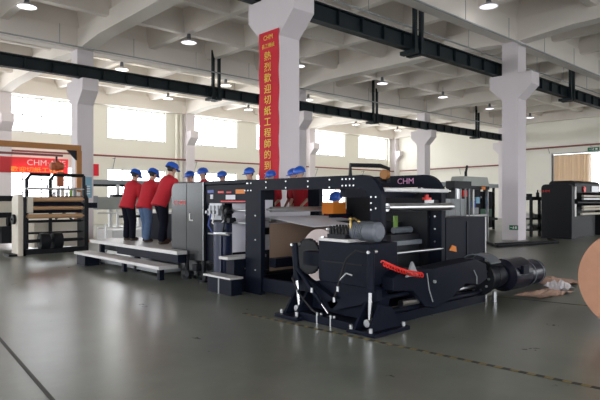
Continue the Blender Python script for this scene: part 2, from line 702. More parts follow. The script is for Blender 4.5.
tag(B().cyl((44.2, 30.2, 4.6), (44.2, 30.2, 0.0), .07, n=8).build('downpipe', M_wall),
    'white vertical pipe on the right wall near the corner', 'pipe')

# exit signs
def exit_sign(lb, o, xd, n, wd, hg):
    o = Vector(o)
    xd = Vector(xd)
    n = Vector(n)
    t = thing('exit_sign', lb, 'sign', o)
    b = B()
    c = o
    for_ = []
    for dz in (-hg / 2, hg / 2):
        for dx in (-wd / 2, wd / 2):
            for dn in (0, .04):
                for_.append(c + xd * dx + n * dn + Vector((0, 0, dz)))
    b.add(for_, [(0, 1, 3, 2), (4, 6, 7, 5), (0, 4, 5, 1), (2, 3, 7, 6), (0, 2, 6, 4), (1, 5, 7, 3)])
    b.build('plate', M_sgreen, t)
    bb = B()
    # running figure, arrow and bar
    def quad(x0, x1, z0, z1):
        bb.add([c + n * .043 + xd * x + Vector((0, 0, z)) for x, z in ((x0, z0), (x1, z0), (x1, z1), (x0, z1))], [(0, 1, 2, 3)])
    quad(-wd * .10, wd * .10, -hg * .02, hg * .1)
    quad(-wd * .10, -wd * .04, -hg * .28, 0)
    quad(.0, wd * .05, -hg * .3, 0)
    quad(-wd * .03, wd * .05, hg * .16, hg * .3)
    quad(-wd * .38, -wd * .18, -hg * .05, hg * .07)
    quad(wd * .18, wd * .38, -hg * .25, hg * .27)
    bb.build('pictogram', M_wht, t)


exit_sign('green exit sign low on the big right pillar', (20.7 - CW - .01, 10.03, .50), (0, -1, 0), (-1, 0, 0), .34, .18)
exit_sign('green exit sign above the bright doorway on the right wall', (XW - .02, 15.7, 5.42), (0, -1, 0), (-1, 0, 0), .8, .26)

# curtain in the doorway
b = B()
n = 90
vs = []
for i in range(n + 1):
    y = 18.75 - (18.75 - 15.95) * i / n
    dx = .15 * math.sin(i * .93) + .05 * math.sin(i * .41 + 1)
    for z in (.05, 5.15):
        vs.append((XW + .12 + dx, y, z))
    for z in (5.15, .05):
        vs.append((XW + .135 + dx, y, z))
fs = []
for i in range(n):
    a, c_ = i * 4, (i + 1) * 4
    fs += [(a, a + 1, c_ + 1, c_), (a + 2, a + 3, c_ + 3, c_ + 2), (a + 1, a + 2, c_ + 2, c_ + 1), (a + 3, a, c_, c_ + 3)]
fs += [(0, 1, 2, 3), tuple(n * 4 + k for k in (3, 2, 1, 0))]
b.add(vs, fs, True)
tag(b.build('curtain', translucent('brown_curtain_cloth_sheer', (.80, .71, .60), .5)), 'brown pleated curtain hanging in the tall doorway of the right wall', 'curtain')

# ------------------------------------------------------------------ banners and signs
bx = 8.7 - CW - .03
t = thing('vertical_banner', 'tall red vertical banner with yellow characters on the near pillar', 'banner', (bx, 10.2, 2))
zt_, zb_ = 5.60, 1.5
b = B()
n = 24
vs = []
for i in range(n + 1):
    z = zb_ + (zt_ - zb_) * i / n
    off = .012 * math.sin(i * 1.3)
    vs += [(bx + off, 10.2 - .37, z), (bx + off, 10.2 + .37, z), (bx + off + .008, 10.2 + .37, z), (bx + off + .008, 10.2 - .37, z)]
fs = []
for i in range(n):
    a = i * 4
    for q in range(4):
        fs.append((a + q, a + (q + 1) % 4, a + 4 + (q + 1) % 4, a + 4 + q))
fs += [(0, 1, 2, 3), tuple(n * 4 + q for q in (3, 2, 1, 0))]
b.add(vs, fs)
b.build('cloth', M_redban, t)
b = B()
chars = '熱烈歡迎切紙工程師的到來'
for i, ch in enumerate(chars):
    z = 4.99 - i * .262
    text_bm(b, ch, .235, (bx - .025, 10.2 + .02, z), (0, -1, 0), (0, 0, 1), .004, sx=1.15)
b.build('lettering', M_yel, t)
b = B()
text_bm(b, 'CHM', .16, (bx - .025, 10.2, 5.44), (0, -1, 0), (0, 0, 1), .004)
b.build('heading', M_yel, t)
b = B()
text_bm(b, '長江機械', .12, (bx - .025, 10.2, 5.24), (0, -1, 0), (0, 0, 1), .004)
b.build('subheading', M_yel, t)

# long banner over the lower left windows
t = thing('wide_banner', 'wide red banner with pale letters across the lower window at the far left', 'banner', (8, YW - .45, 3.3))
b = B()
xa, xb = 3.0, 12.15
n = 60
vs = []
for i in range(n + 1):
    x = xa + (xb - xa) * i / n
    off = .03 * math.sin(i * .8)
    vs += [(x, YW - .55 + off, 3.12), (x, YW - .55 + off, 4.02), (x, YW - .54 + off, 4.02), (x, YW - .54 + off, 3.12)]
fs = []
for i in range(n):
    a = i * 4
    for q in range(4):
        fs.append((a + q, a + (q + 1) % 4, a + 4 + (q + 1) % 4, a + 4 + q))
fs += [(0, 1, 2, 3), tuple(n * 4 + q for q in (3, 2, 1, 0))]
b.add(vs, fs)
b.build('cloth', M_sheer, t)
b = B()
text_bm(b, 'CHM·ACE', .46, (10.9, YW - .62, 3.72), (1, 0, 0), (0, 0, 1), .004, sx=1.1)
b.build('white_lettering', M_wht, t)
b = B()
text_bm(b, '歡迎切紙工程師', .32, (10.4, YW - .62, 3.3), (1, 0, 0), (0, 0, 1), .004, sx=1.3)
b.build('yellow_lettering', M_yel, t)

o = B().box(13.6, 14.25, YW - .06, YW - .02, 3.1, 3.85).build('red_sign', M_redban)
tag(o, 'small red rectangular sign on the window wall right of the left pillar', 'sign')
t = thing('poster', 'light blue poster on the left pillar behind the tan rollers', 'poster', (8.72, 22.75 - CW - .02, 1.7))
B().box(8.52, 8.95, 22.75 - CW - .02, 22.75 - CW - .005, 1.65, 2.5).build('sheet', M_fan, t)
b = B()
text_bm(b, 'A', .12, (8.73, 22.75 - CW - .03, 2.3), (1, 0, 0), (0, 0, 1), .003)
b = B()
for k in range(4):
    b.box(8.58, 8.88, 22.75 - CW - .028, 22.75 - CW - .02, 1.8 + .1 * k, 1.84 + .1 * k)
b.build('printed_lines', M_wht, t)

# tape and joints on the floor
def strip(name, p, q, wd, m, z=.002, th=.002, parent=None):
    p = Vector((*p, 0))
    q = Vector((*q, 0))
    d = (q - p).normalized()
    nrm = Vector((-d.y, d.x, 0)) * wd / 2
    b = B()
    vs = []
    for zz in (z, z + th):
        vs += [v + Vector((0, 0, zz)) for v in (p - nrm, q - nrm, q + nrm, p + nrm)]
    b.add(vs, [(0, 1, 2, 3), (7, 6, 5, 4), (0, 4, 5, 1), (1, 5, 6, 2), (2, 6, 7, 3), (3, 7, 4, 0)])
    return b.build(name, m, parent)


M_tapey = mat('worn_yellow_tape', (0.30, 0.24, 0.08), 0.7, noise=0.3, scale=15)
M_tapeb = mat('black_tape', (0.03, 0.03, 0.03), 0.6)
t = thing('hazard_tape', 'worn yellow and black dashed tape on the floor in front of the roll stand', 'tape', (4.6, 5.9, 0))
A0, A1 = Vector((4.53, 6.1)), Vector((4.95, 1.0))
strip('black_base', A0, A1, .05, M_tapeb, parent=t)
L = (A1 - A0).length
k = 0
M_tapes = mat('black_yellow_striped_tape', (0.3, 0.24, 0.08), 0.7)
nt = M_tapes.node_tree
tc = nt.nodes.new('ShaderNodeTexCoord')
sp = nt.nodes.new('ShaderNodeSeparateXYZ')
mo_ = nt.nodes.new('ShaderNodeMath')
mo_.operation = 'PINGPONG'
mo_.inputs[1].default_value = .075
gt = nt.nodes.new('ShaderNodeMath')
gt.operation = 'GREATER_THAN'
gt.inputs[1].default_value = .0375
mx = nt.nodes.new('ShaderNodeMix')
mx.data_type = 'RGBA'
mx.inputs['A'].default_value = (.035, .034, .03, 1)
mx.inputs['B'].default_value = (.26, .20, .08, 1)
nt.links.new(tc.outputs['Object'], sp.inputs[0])
nt.links.new(sp.outputs['Y'], mo_.inputs[0])
nt.links.new(mo_.outputs[0], gt.inputs[0])
nt.links.new(gt.outputs[0], mx.inputs['Factor'])
nt.links.new(mx.outputs['Result'], nt.nodes['Principled BSDF'].inputs['Base Color'])
strip('striped_tape', A0, A1, .05, M_tapes, z=.0045, parent=t)
t = thing('cable_tape', 'thin dark floor strip with yellow marks between roll stand and kraft roll', 'tape', (8.3, 4.4, 0))
A0, A1 = Vector((8.30, 4.5)), Vector((8.75, 2.4))
strip('strip', A0, A1, .03, M_tapeb, parent=t)
for f_ in (.12, .62):
    p = A0 + (A1 - A0) * f_
    B().box(p.x - .025, p.x + .025, p.y - .05, p.y + .05, .0045, .0065).build('yellow_mark', M_tapey, t)
M_joint = mat('dark_floor_joint', (0.035, 0.036, 0.03), 0.6)
struct(strip('trim_1', (1.72, 7.2), (1.30, 2.5), .035, M_joint))


# ------------------------------------------------------------------ main machine: control housing
def rod(t, name, pts, r, m, n=10):
    return B().tube(pts, r, n).build(name, m, t)


t = thing('machine_housing', 'dark gunmetal machine housing with rounded doors and a white letter L, beside the step platform',
          'machine', (6.85, 9.0, 0))
b = B()
b.box(5.74, 6.95, 8.32, 10.05, .42, 1.86)
b.build('body', M_navy, t)
b = B()
b.box(5.85, 6.9, 8.42, 10.0, .0, .42)
b.build('plinth', M_gun, t)
b = B()
b.box(5.68, 6.98, 7.55, 9.98, 1.84, 1.91)
b.build('top_cover', M_navy, t, bevel=.01)
d1 = B().prism(roundrect(9.50, 10.08, .40, 1.90, .16, '0010'), 'x', 5.67, 5.73).build('door', M_gun, t, bevel=.008)
d2 = B().prism(roundrect(8.88, 9.485, .40, 1.90, .03, '0000'), 'x', 5.67, 5.73).build('door', M_gun, t, bevel=.008)
b = B()
text_bm(b, 'L', .21, (5.665, 9.33, 1.22), (0, -1, 0), (0, 0, 1), .004, sx=1.5)
b.build('letter', M_wht, d2)
b = B()
text_bm(b, 'CHM', .11, (5.665, 9.76, 1.5), (0, -1, 0), (0, 0, 1), .004, sx=1.9)
b.build('red_lettering', M_redpl, d1)
B().box(5.66, 5.67, 8.875, 8.885, .42, 1.9).build('edge_trim', M_steel, t)
# instrument panel
p = B().box(5.70, 5.735, 7.56, 8.86, 1.50, 1.83).build('instrument_panel', M_navy, t)
B().box(5.69, 5.70, 8.57, 8.77, 1.69, 1.745).build('blue_label', M_blue, p)
B().box(5.69, 5.70, 8.25, 8.43, 1.685, 1.72).build('red_display', M_redpl, p)
B().box(5.69, 5.70, 8.02, 8.16, 1.685, 1.71).build('red_display', M_redpl, p)
B().box(5.69, 5.70, 7.62, 7.88, 1.67, 1.745).build('orange_label', M_orange, p)
B().box(5.69, 5.70, 8.60, 8.68, 1.58, 1.66).build('white_label', M_paper, p)
B().box(5.69, 5.70, 7.90, 8.18, 1.57, 1.65).build('number_display', M_paper, p)
B().box(5.685, 5.70, 7.56, 8.33, 1.525, 1.545).build('red_strip', M_redpl, p)
# pneumatic regulators
rg = B()
for k, yy in enumerate((8.58, 8.46, 8.34)):
    rg.cyl((5.62, yy, 1.28), (5.62, yy, 1.40), .045, n=12)
    rg.cyl((5.62, yy, 1.40), (5.62, yy, 1.46), .025, n=10)
    rg.cyl((5.57, yy, 1.34), (5.53, yy, 1.34), .03, n=10)
rg.box(5.66, 5.72, 8.26, 8.66, 1.2, 1.5)
rg.build('pneumatic_regulators', mat('dull_cast_aluminium', (.35, .36, .38), .4, metal=.6), t)
b = B()
for yy, zz in ((8.18, 1.42), (8.05, 1.36), (8.14, 1.24), (7.98, 1.2)):
    b.cyl((5.74, yy, zz), (5.6, yy, zz), .05, n=12)
b.build('valve_cluster', M_blk, t)
rod(t, 'air_hose', [(5.6, 8.4, 1.3), (5.52, 8.35, 1.15), (5.54, 8.2, 1.08), (5.6, 8.1, 1.2)], .014, M_wht)
rod(t, 'air_hose', [(5.6, 8.52, 1.3), (5.53, 8.5, 1.1), (5.58, 8.42, .95), (5.7, 8.4, .9)], .014, M_blue)
rod(t, 'air_hose', [(5.6, 8.0, 1.4), (5.5, 7.94, 1.2), (5.52, 8.02, 1.0), (5.66, 8.1, 1.05)], .016, M_blk)
cn = B()
cn.cyl((5.66, 8.22, 0.0), (5.66, 8.22, 1.16), .17, n=20)
cn.box(5.52, 5.7, 8.08, 8.31, .0, .95)
cn.build('drive_column', mat('dark_blue_enamel', (.006, .012, .045), .35), t)
B().cyl((5.66, 8.22, .955), (5.66, 8.22, .985), .18, n=20).build('steel_ring', M_steel, t)
B().cyl((5.5, 8.45, .955), (5.5, 7.8, .955), .015, n=8).build('handle_rod', M_steel, t)
for yy in (9.55, 8.95):
    f = B()
    f.cyl((5.72, yy, .13), (5.72, yy, .40), .04, n=12)
    f.cyl((5.72, yy, .0), (5.72, yy, .05), .10, n=16)
    f.rings([(5.66, yy - .09, .11), (5.78, yy - .09, .11)], [.07, .07], 14)
    f.build('levelling_foot', M_blk, t)
B().box(5.62, 5.85, 9.05, 9.2, .2, .32).build('junction_box', M_blk, t)

for zz in (1.38, 1.16):
    B().cyl((5.72, 8.02, zz), (5.72, 7.2, zz), .022, n=10).build('cross_rod', M_steel, t)
B().cyl((5.72, 8.3, 1.6), (5.72, 7.5, 1.6), .02, n=10).build('cross_rod', M_steel, t)
# white paper webs inside
# ------------------------------------------------------------------ main machine: arched side frames
def arch(t, name, x0, x1, ya, yb, zt, wa, wb, hb, r):
    """ya = near end (rounded), yb = far end"""
    out = [(ya, 0)] + arcpts((ya + r, zt - r), r, 180, 90, 8) + [(yb - .06, zt), (yb, zt - .06), (yb, 0), (yb - wb, 0), (yb - wb, zt - hb)]
    ri = r * .6
    inn = arcpts((ya + wa + ri, zt - hb - ri), ri, 90, 180, 6) + [(ya + wa, 0)]
    b = B()
    # strips between outer and inner outlines keep the faces flat and convex
    b.prism([(yb, 0), (yb, zt - .06), (yb - .06, zt), (yb - wb, zt), (yb - wb, 0)], 'x', x0, x1)
    b.prism([(yb - wb, zt - hb), (yb - wb, zt), (ya + r, zt), (ya + wa + ri, zt - hb)], 'x', x0, x1)
    oa = arcpts((ya + r, zt - r), r, 90, 180, 8)
    ia = arcpts((ya + wa + ri, zt - hb - ri), ri, 90, 180, 8)
    for k in range(8):
        b.prism([oa[k], oa[k + 1], ia[k + 1], ia[k]], 'x', x0, x1)
    b.prism([oa[8], (ya, 0), (ya + wa, 0), ia[8]], 'x', x0, x1)
    return b.build(name, M_navy, t)


t = thing('press_frame', 'dark arched side frames with rollers between them, in the middle of the long machine', 'machine frame',
          (6.6, 6.2, 0))
fa = arch(t, 'side_frame', 5.62, 5.71, 4.56, 7.50, 1.90, .19, .42, .18, .34)
fb = arch(t, 'side_frame', 7.5, 7.6, 4.88, 7.95, 1.97, .22, .32, .20, .34)
bolts = [(7.45, 1.84), (7.42, 1.84), (7.34, 1.84), (7.5, 1.72), (7.42, 1.72), (7.34, 1.72), (6.94, 1.85), (6.94, 1.76), (6.45, 1.85),
         (6.45, 1.75), (5.95, 1.84), (5.95, 1.76), (5.5, 1.85), (5.5, 1.74), (5.25, 1.85), (5.18, 1.85), (5.11, 1.85), (5.04, 1.85),
         (5.25, 1.76), (5.18, 1.76), (5.11, 1.76), (5.04, 1.76), (4.73, 1.6), (4.65, 1.6), (4.73, 1.52), (4.65, 1.45), (4.73, 1.43),
         (4.68, 1.25), (4.68, 1.1), (7.5, 1.3), (7.22, 1.3), (7.5, .9), (7.22, .9), (7.5, .4), (7.22, .4)]
for (yy, zz) in bolts:
    B().cyl((5.625, yy, zz), (5.608, yy, zz), .012, n=8).build('bolt', M_steel, fa)
for (yy, zz) in ((5.25, 1.6), (5.0, 1.5), (5.0, 1.3), (5.0, 1.1), (5.0, .9)):
    B().cyl((7.505, yy, zz), (7.488, yy, zz), .014, n=8).build('bolt', M_steel, fb)
b = B()
text_bm(b, 'CHM', .13, (7.493, 5.57, 1.87), (0, -1, 0), (0, 0, 1), .004, sx=1.2)
b.build('pink_lettering', M_pink, fb)


def roller(t, y, z, r, m, name='roller', x0=5.78, x1=7.5):
    a = B().rings([(x0, y, z), (x0 + .08, y, z), (x0 + .08, y, z), (x1 - .08, y, z), (x1 - .08, y, z), (x1, y, z)],
                  [r * .4, r * .4, r, r, r * .4, r * .4], 20).build(name, m, t)
    return a


roller(t, 4.66, 1.46, .055, M_steel, x1=7.5)
roller(t, 4.72, 1.70, .028, M_white, 'thin_roller')
roller(t, 4.85, .80, .02, M_steel, 'thin_roller')
roller(t, 7.12, 1.40, .045, M_steel)
roller(t, 7.15, 1.22, .03, M_steel, 'thin_roller')
roller(t, 5.72, 1.13, .04, M_steel)
roller(t, 7.45, 1.02, .06, M_blk, 'rubber_roller')
roller(t, 7.3, .33, .05, M_blk, 'rubber_roller')
roller(t, 5.85, 1.745, .03, M_bar, 'tan_roller')
for (yy, zz) in ((7.5, .18), (4.8, .2)):
    B().box(5.78, 7.5, yy - .1, yy + .1, zz - .1, zz + .1).build('cross_beam', M_navy, t)
B().box(5.78, 7.5, 5.35, 5.45, 1.60, 1.74).build('cross_beam', M_navy, t)
B().box(5.66, 5.74, 4.79, 7.15, .06, .28).build('sill', M_navy, t)
B().box(7.54, 7.62, 5.12, 7.6, .06, .28).build('sill', M_navy, t)
B().box(7.43, 7.49, 5.10, 6.85, .3, 1.66).build('back_panel', M_blk, t)
bt = B().box(6.7, 7.42, 5.25, 6.9, .28, 1.02).build('gear_case', M_blk, t)
B().box(6.72, 7.46, 5.20, 5.25, .86, .93).build('grey_strip', M_motor, bt)
bt2 = B().box(6.9, 7.4, 5.6, 6.6, 1.02, 1.2).build('motor_box', M_blk, t)
B().cyl((6.95, 5.4, 1.08), (7.4, 5.4, 1.08), .05).build('grey_shaft', M_motor, bt2)
B().box(7.2, 7.3, 5.58, 5.6, 1.05, 1.3).build('green_tube', M_green, bt2)
B().box(6.78, 6.9, 4.62, 4.70, 1.515, 1.56).build('sensor_box', M_white, t)
B().rings([(7.2, 4.95, 1.56), (7.2, 4.95, 1.6), (7.2, 4.95, 1.6), (7.2, 4.95, 1.64)], [.07, .07, .03, .03], 14).build('red_dial', M_redpl, t)
B().box(7.15, 7.5, 4.92, 4.98, 1.52, 1.56).build('dial_bracket', M_blk, t)
# orange hood and bracket on top
B().prism([(6.85, 1.32), (7.17, 1.32), (7.17, 1.52), (6.85, 1.52)], 'y', 6.62, 6.9).build('orange_bin', M_orange, t)
B().box(6.9, 7.5, 6.7, 6.78, 1.25, 1.32).build('bin_bracket', M_navy, t)
hb_ = B()
hb_.tube([(6.55, 5.95, 1.9), (6.55, 5.95, 2.12), (7.05, 5.75, 2.12), (7.2, 5.7, 2.08), (7.2, 5.7, 1.85)], .035, 8)
hb_.box(6.5, 7.25, 5.75, 5.95, 1.86, 1.92)
hb_.build('hoist_bracket', M_blk, t)
B().cyl((7.1, 5.72, 1.98), (7.18, 5.72, 1.98), .08).build('pulley', M_gantry, t)
B().box(5.78, 7.5, 6.9, 7.05, 0.45, .6).build('cross_beam', M_navy, t)

# paper in the machine
def sheet(name, m, quad, lb, cat, th=.006):
    q = [Vector(p) for p in quad]
    n = (q[1] - q[0]).cross(q[3] - q[0]).normalized() * th
    b = B().add(q + [p + n for p in q], [(3, 2, 1, 0), (4, 5, 6, 7), (0, 1, 5, 4), (1, 2, 6, 5), (2, 3, 7, 6), (3, 0, 4, 7)])
    return tag(b.build(name, m), lb, cat)


sheet('paper_web', M_paper, [(5.9, 7.78, .72), (7.4, 7.78, .72), (7.4, 7.78, 1.36), (5.9, 7.78, 1.36)],
      'white paper web hanging behind the far post of the dark arched frame', 'paper')
sheet('paper_web', M_paper, [(5.76, 8.08, .62), (6.7, 8.08, .62), (6.7, 8.08, 1.56), (5.76, 8.08, 1.56)],
      'white paper sheet hanging beside the housing, left of the arched frame post', 'paper')
b = B()
vs = []
prof = [(7.62, 1.26), (7.1, 1.255), (6.6, 1.19), (6.1, 1.14), (5.76, 1.175)]
for (yy, zz) in prof:
    vs += [(5.88, yy, zz), (7.38, yy, zz), (7.38, yy, zz + .006), (5.88, yy, zz + .006)]
fs = []
for i in range(len(prof) - 1):
    a = i * 4
    for q in range(4):
        fs.append((a + q, a + (q + 1) % 4, a + 4 + (q + 1) % 4, a + 4 + q))
fs += [(0, 1, 2, 3), tuple((len(prof) - 1) * 4 + q for q in (3, 2, 1, 0))]
b.add(vs, fs)
tag(b.build('paper_web', M_paper), 'white paper web running level through the arched frame towards the paper roll', 'paper')
sheet('kraft_web', M_kraft, [(5.9, 7.2, .36), (7.3, 7.2, .36), (7.3, 7.2, 1.16), (5.9, 7.2, 1.16)],
      'brown kraft paper sheet hanging inside the arched frame', 'paper')

# shelf and step box beside the housing
t = thing('side_table', 'light grey topped side shelf on a dark pedestal between housing and arched frame', 'table', (5.45, 7.9, 0))
B().box(5.28, 6.1, 7.53, 7.80, .56, .61).build('top', M_alu, t, bevel=.008)
B().box(5.42, 6.05, 7.55, 7.78, 0, .56).build('pedestal', M_navy, t)
t = thing('step_box', 'small dark step box with a metal tread in front of the machine housing', 'step', (5.3, 7.65, 0))
B().box(5.2, 5.41, 7.32, 8.02, 0, .27).build('box', M_navy, t)
B().box(5.15, 5.41, 7.28, 8.08, .27, .30).build('tread', M_alu, t)
B().box(5.19, 5.2, 7.66, 7.69, .0, .27).build('rib', M_grey, t)

# delivery section between the housing and the far end
t = thing('delivery_section', 'low dark machine section where the men in red shirts are working', 'machine', (7.3, 11.4, 0))
B().box(6.85, 7.55, 10.12, 13.5, .1, 1.22).build('body', M_navy, t)
B().box(6.8, 7.6, 10.12, 13.5, 1.22, 1.27).build('table_top', M_alu, t)
B().box(6.82, 6.85, 10.5, 11.6, .8, 1.1).build('red_panel', M_redpl, t)
for yy in (10.4, 12.6):
    B().box(6.9, 7.5, yy - .1, yy + .1, 0, .1).build('foot', M_blk, t)

# ------------------------------------------------------------------ step platforms
def deck(t, x0, x1, y0, y1, z, th=.07, m=M_alu):
    b = B().box(x0, x1, y0, y1, z - th, z)
    n = int((y1 - y0) / .12)
    return b.build('deck', m, t)


t = thing('step_platform', 'grey two-level step platform carrying the three men in red shirts', 'platform', (5.5, 10.8, 0))
deck(t, 5.42, 6.68, 10.12, 13.7, .57)
deck(t, 5.42, 5.64, 9.42, 10.12, .57)
B().box(5.46, 5.62, 9.46, 12.2, .33, .50).build('riser', M_navy, t)
B().box(5.7, 6.6, 10.15, 13.6, .32, .50).build('under_frame', M_blk, t)
B().box(5.0, 5.40, 9.35, 13.6, .25, .31).build('lower_tread', M_alu, t)
B().box(5.5, 6.5, 10.3, 13.4, .05, .12).build('lower_rail', M_grey, t)
for (x0, x1, y0, y1, z1) in ((5.03, 5.38, 13.0, 13.5, .25), (5.5, 5.6, 13.2, 13.3, .5), (6.5, 6.6, 13.5, 13.6, .5), (5.2, 5.3, 9.7, 9.8, .25),
                             (6.5, 6.6, 10.2, 10.3, .5), (5.25, 5.33, 11.4, 11.5, .25), (5.5, 5.6, 11.3, 11.4, .5)):
    B().box(x0, x1, y0, y1, 0, z1).build('leg', M_navy, t)
B().tube([(5.9, 13.85, 0.02), (5.9, 13.85, .95)], .03).build('post', M_white, t)
t = thing('rear_platform', 'long dark platform behind the machine carrying the workers seen over its top', 'platform', (7.97, 11.2, 0))
B().box(7.64, 8.30, 8.15, 14.2, .54, .60).build('deck', M_alu, t)
B().box(7.66, 8.28, 8.17, 14.18, .38, .54).build('under_frame', M_navy, t)
for yy in (8.3, 10.2, 12.1, 14.0):
    for xx in (7.74, 8.2):
        B().box(xx - .04, xx + .04, yy - .04, yy + .04, 0, .38).build('leg', M_navy, t)

# ------------------------------------------------------------------ roll stand at the near end
t = thing('roll_stand', 'black hydraulic roll stand with motor, cylinders and a red coiled hose',
          'roll stand', (5.2, 4.8, 0))
b = B()
b.box(4.79, 5.45, 3.98, 4.42, 0, .05)
b.box(4.72, 5.45, 5.22, 5.66, 0, .05)
b.box(4.85, 5.35, 4.3, 5.4, 0, .10)
b.build('base_plate', M_navy, t, bevel=.008)
for yc in (4.2, 5.44):
    b = B()
    b.prism([(4.8, .05), (5.4, .05), (5.2, .30), (5.0, .34)], 'y', yc - .13, yc - .09)
    b.prism([(4.8, .05), (5.4, .05), (5.2, .30), (5.0, .34)], 'y', yc + .09, yc + .13)
    b.build('gusset', M_navy, t)
# main block
blk = B().prism(roundrect(4.30, 5.16, .50, 1.03, .05, '1100'), 'x', 5.06, 5.62).build('gear_block', M_navy, t, bevel=.012)
B().box(5.052, 5.062, 4.4, 5.1, .76, .775).build('panel_seam', M_blk, blk)
B().box(5.05, 5.6, 4.62, 5.15, 1.03, 1.065).build('valve_base', M_alu, blk)
# lower V shaped arms
b = B()
b.prism([(4.34, .52), (5.10, .52), (5.5, .42), (5.42, .14), (4.95, .10), (4.5, .10), (4.2, .22), (4.16, .4)], 'x', 5.10, 5.30)
b.build('lower_body', M_navy, t, bevel=.01)
b = B()
b.prism([(5.55, .62), (5.62, .50), (4.85, .18), (4.75, .28)], 'x', 5.0, 5.08)
b.prism([(4.12, .50), (4.12, .38), (4.85, .16), (4.95, .26)], 'x', 5.0, 5.08)
b.build('link_arm', M_navy, t)
# hydraulic cylinders
for (yy, ztop, yt) in ((5.42, .98, 5.52), (4.2, .97, 4.18)):
    c = B().cyl((4.96, yy + (yt - yy) * .45, .48), (4.96, yt, ztop), .045).build('hydraulic_cylinder', M_navy, t)
    B().cyl((4.96, yy, .12), (4.96, yy + (yt - yy) * .5, .50), .024).build('piston_rod', M_chrome, c)
    B().cyl((4.90, yt, ztop - .02), (5.06, yt, ztop - .02), .02).build('pin', M_steel, c)
    B().cyl((4.90, yy, .12), (5.02, yy, .12), .045).build('clevis', M_steel, c)
c = B().cyl((4.94, 5.45, .66), (4.94, 4.98, .24), .028).build('hydraulic_cylinder', M_navy, t)
B().cyl((4.94, 5.2, .44), (4.94, 4.86, .13), .014).build('piston_rod', M_chrome, c)
rod(t, 'hydraulic_hose', [(4.92, 4.2, .95), (4.88, 4.35, .96), (4.88, 4.5, .85), (4.9, 4.6, .66), (4.9, 4.66, .5), (4.9, 4.72, .34)], .013, M_rub)
rod(t, 'hydraulic_hose', [(4.9, 4.42, .66), (4.88, 4.5, .68), (4.9, 4.62, .58)], .011, M_steel)
rod(t, 'hydraulic_hose', [(4.9, 5.5, .52), (4.84, 5.3, .34), (4.86, 5.08, .16), (4.9, 4.9, .08), (4.92, 4.76, .12)], .013, M_rub)
for (yy, zz) in ((5.12, .40), (4.66, .47), (4.72, .33), (4.95, .10), (4.72, .10)):
    B().cyl((4.9, yy, zz - .03), (4.9, yy, zz + .03), .018).build('fitting', M_steel, t)
for yy in (4.98, 4.74):
    B().cyl((4.86, yy, .0), (4.86, yy, .14), .016).build('anchor_bolt', M_steel, t)
for (xx, yy) in ((4.8, 4.05), (4.8, 4.35), (5.38, 4.03), (4.8, 5.3), (4.8, 5.6)):
    B().cyl((xx, yy, .05), (xx, yy, .10), .022, n=8).build('anchor_bolt', M_steel, t)
# motor on the block
mo = B().rings([(5.3, 4.74, 1.165), (5.3, 4.52, 1.165), (5.3, 4.52, 1.165), (5.3, 4.35, 1.165), (5.3, 4.32, 1.165)],
               [.115, .115, .125, .125, .09], 24).build('motor', M_motor, t)
for k in range(9):
    yy = 4.40 + k * .034
    B().rings([(5.3, yy, 1.165), (5.3, yy + .01, 1.165)], [.124, .124], 24).build('cooling_fin', M_motor, mo)
B().cyl((5.2, 4.9, 1.14), (5.2, 4.8, 1.14), .035).build('brass_cap', M_brass, t)
b = B()
b.tube([(5.2, 4.72, 1.2), (5.2, 4.72, 1.3), (5.2, 4.66, 1.33), (5.2, 4.6, 1.3)], .014)
b.ball((5.2, 4.72, 1.32), .025)
b.ball((5.2, 4.58, 1.29), .022)
b.build('brass_fittings', M_brass, t)
vb = B().box(5.12, 5.4, 4.74, 5.06, 1.065, 1.12).build('valve_bank', M_blk, t)
for k in range(6):
    yy = 4.76 + k * .055
    b = B()
    b.cyl((5.16, yy, 1.12), (5.16, yy, 1.18), .02, n=10)
    b.ball((5.16, yy, 1.2), .025, 10)
    b.build('valve', M_rub, vb)
    B().rings([(5.28, yy, 1.12), (5.28, yy, 1.2), (5.28, yy, 1.2), (5.28, yy, 1.235)], [.024, .024, .015, .015], 10).build('valve', M_rub, vb)
B().cyl((5.08, 5.1, 1.05), (5.08, 5.1, 1.09), .03).build('silver_cap', M_chrome, t)
# chuck with toothed flange on the left
ch = B()
n = 28
for k in range(n):
    a = 2 * math.pi * k / n
    ch.obox((5.32, 5.62 + .235 * math.cos(a), .77 + .235 * math.sin(a)), (.05, .03, .03), (a, 0, 0))
ch.cyl((5.30, 5.62, .77), (5.34, 5.62, .77), .235, n=32)
ch.cyl((5.34, 5.62, .77), (5.50, 5.62, .77), .15, .15, n=24)
ch.build('chuck', M_blk, t)
B().cyl((5.16, 5.5, .77), (5.78, 5.5, .77), .06).build('chuck_shaft', M_blk, t)
B().box(5.1, 5.3, 5.1, 5.5, .68, .86).build('chuck_arm', M_navy, t)
# long swing arm
arm = B().prism([(5.3, .62), (5.5, .70), (6.1, .66), (7.2, .71), (7.5, .62), (7.55, .40), (7.3, .33), (6.95, .38), (6.5, .20), (6.15, .14),
                 (5.95, .2), (5.7, .42), (5.3, .46)], 'y', 4.12, 4.40).build('swing_arm', M_navy, t, bevel=.012)
rod(arm, 'white_line', [(5.97, 4.10, .62), (6.02, 4.10, .40), (6.10, 4.10, .24)], .007, M_grey)
rod(arm, 'white_line', [(7.12, 4.10, .56), (7.2, 4.10, .46), (7.2, 4.10, .36)], .007, M_grey)
for (y_, z_, r_, xa_, xb_, m_) in ((4.32, .50, .035, 5.3, 6.0, M_steel), (4.25, .37, .03, 5.3, 6.05, M_navy), (4.2, .27, .045, 5.55, 6.2, M_steel),
                                   (4.3, .17, .04, 5.4, 7.6, M_navy), (4.4, .25, .05, 6.2, 7.6, M_steel), (4.45, .5, .05, 5.4, 7.7, M_blk)):
    B().cyl((xa_, y_, z_), (xb_, y_, z_), r_).build('guide_rod', m_, t)
B().box(5.4, 7.8, 4.30, 4.54, .0, .12).build('floor_rail', M_navy, t)
b = B()
pts = []
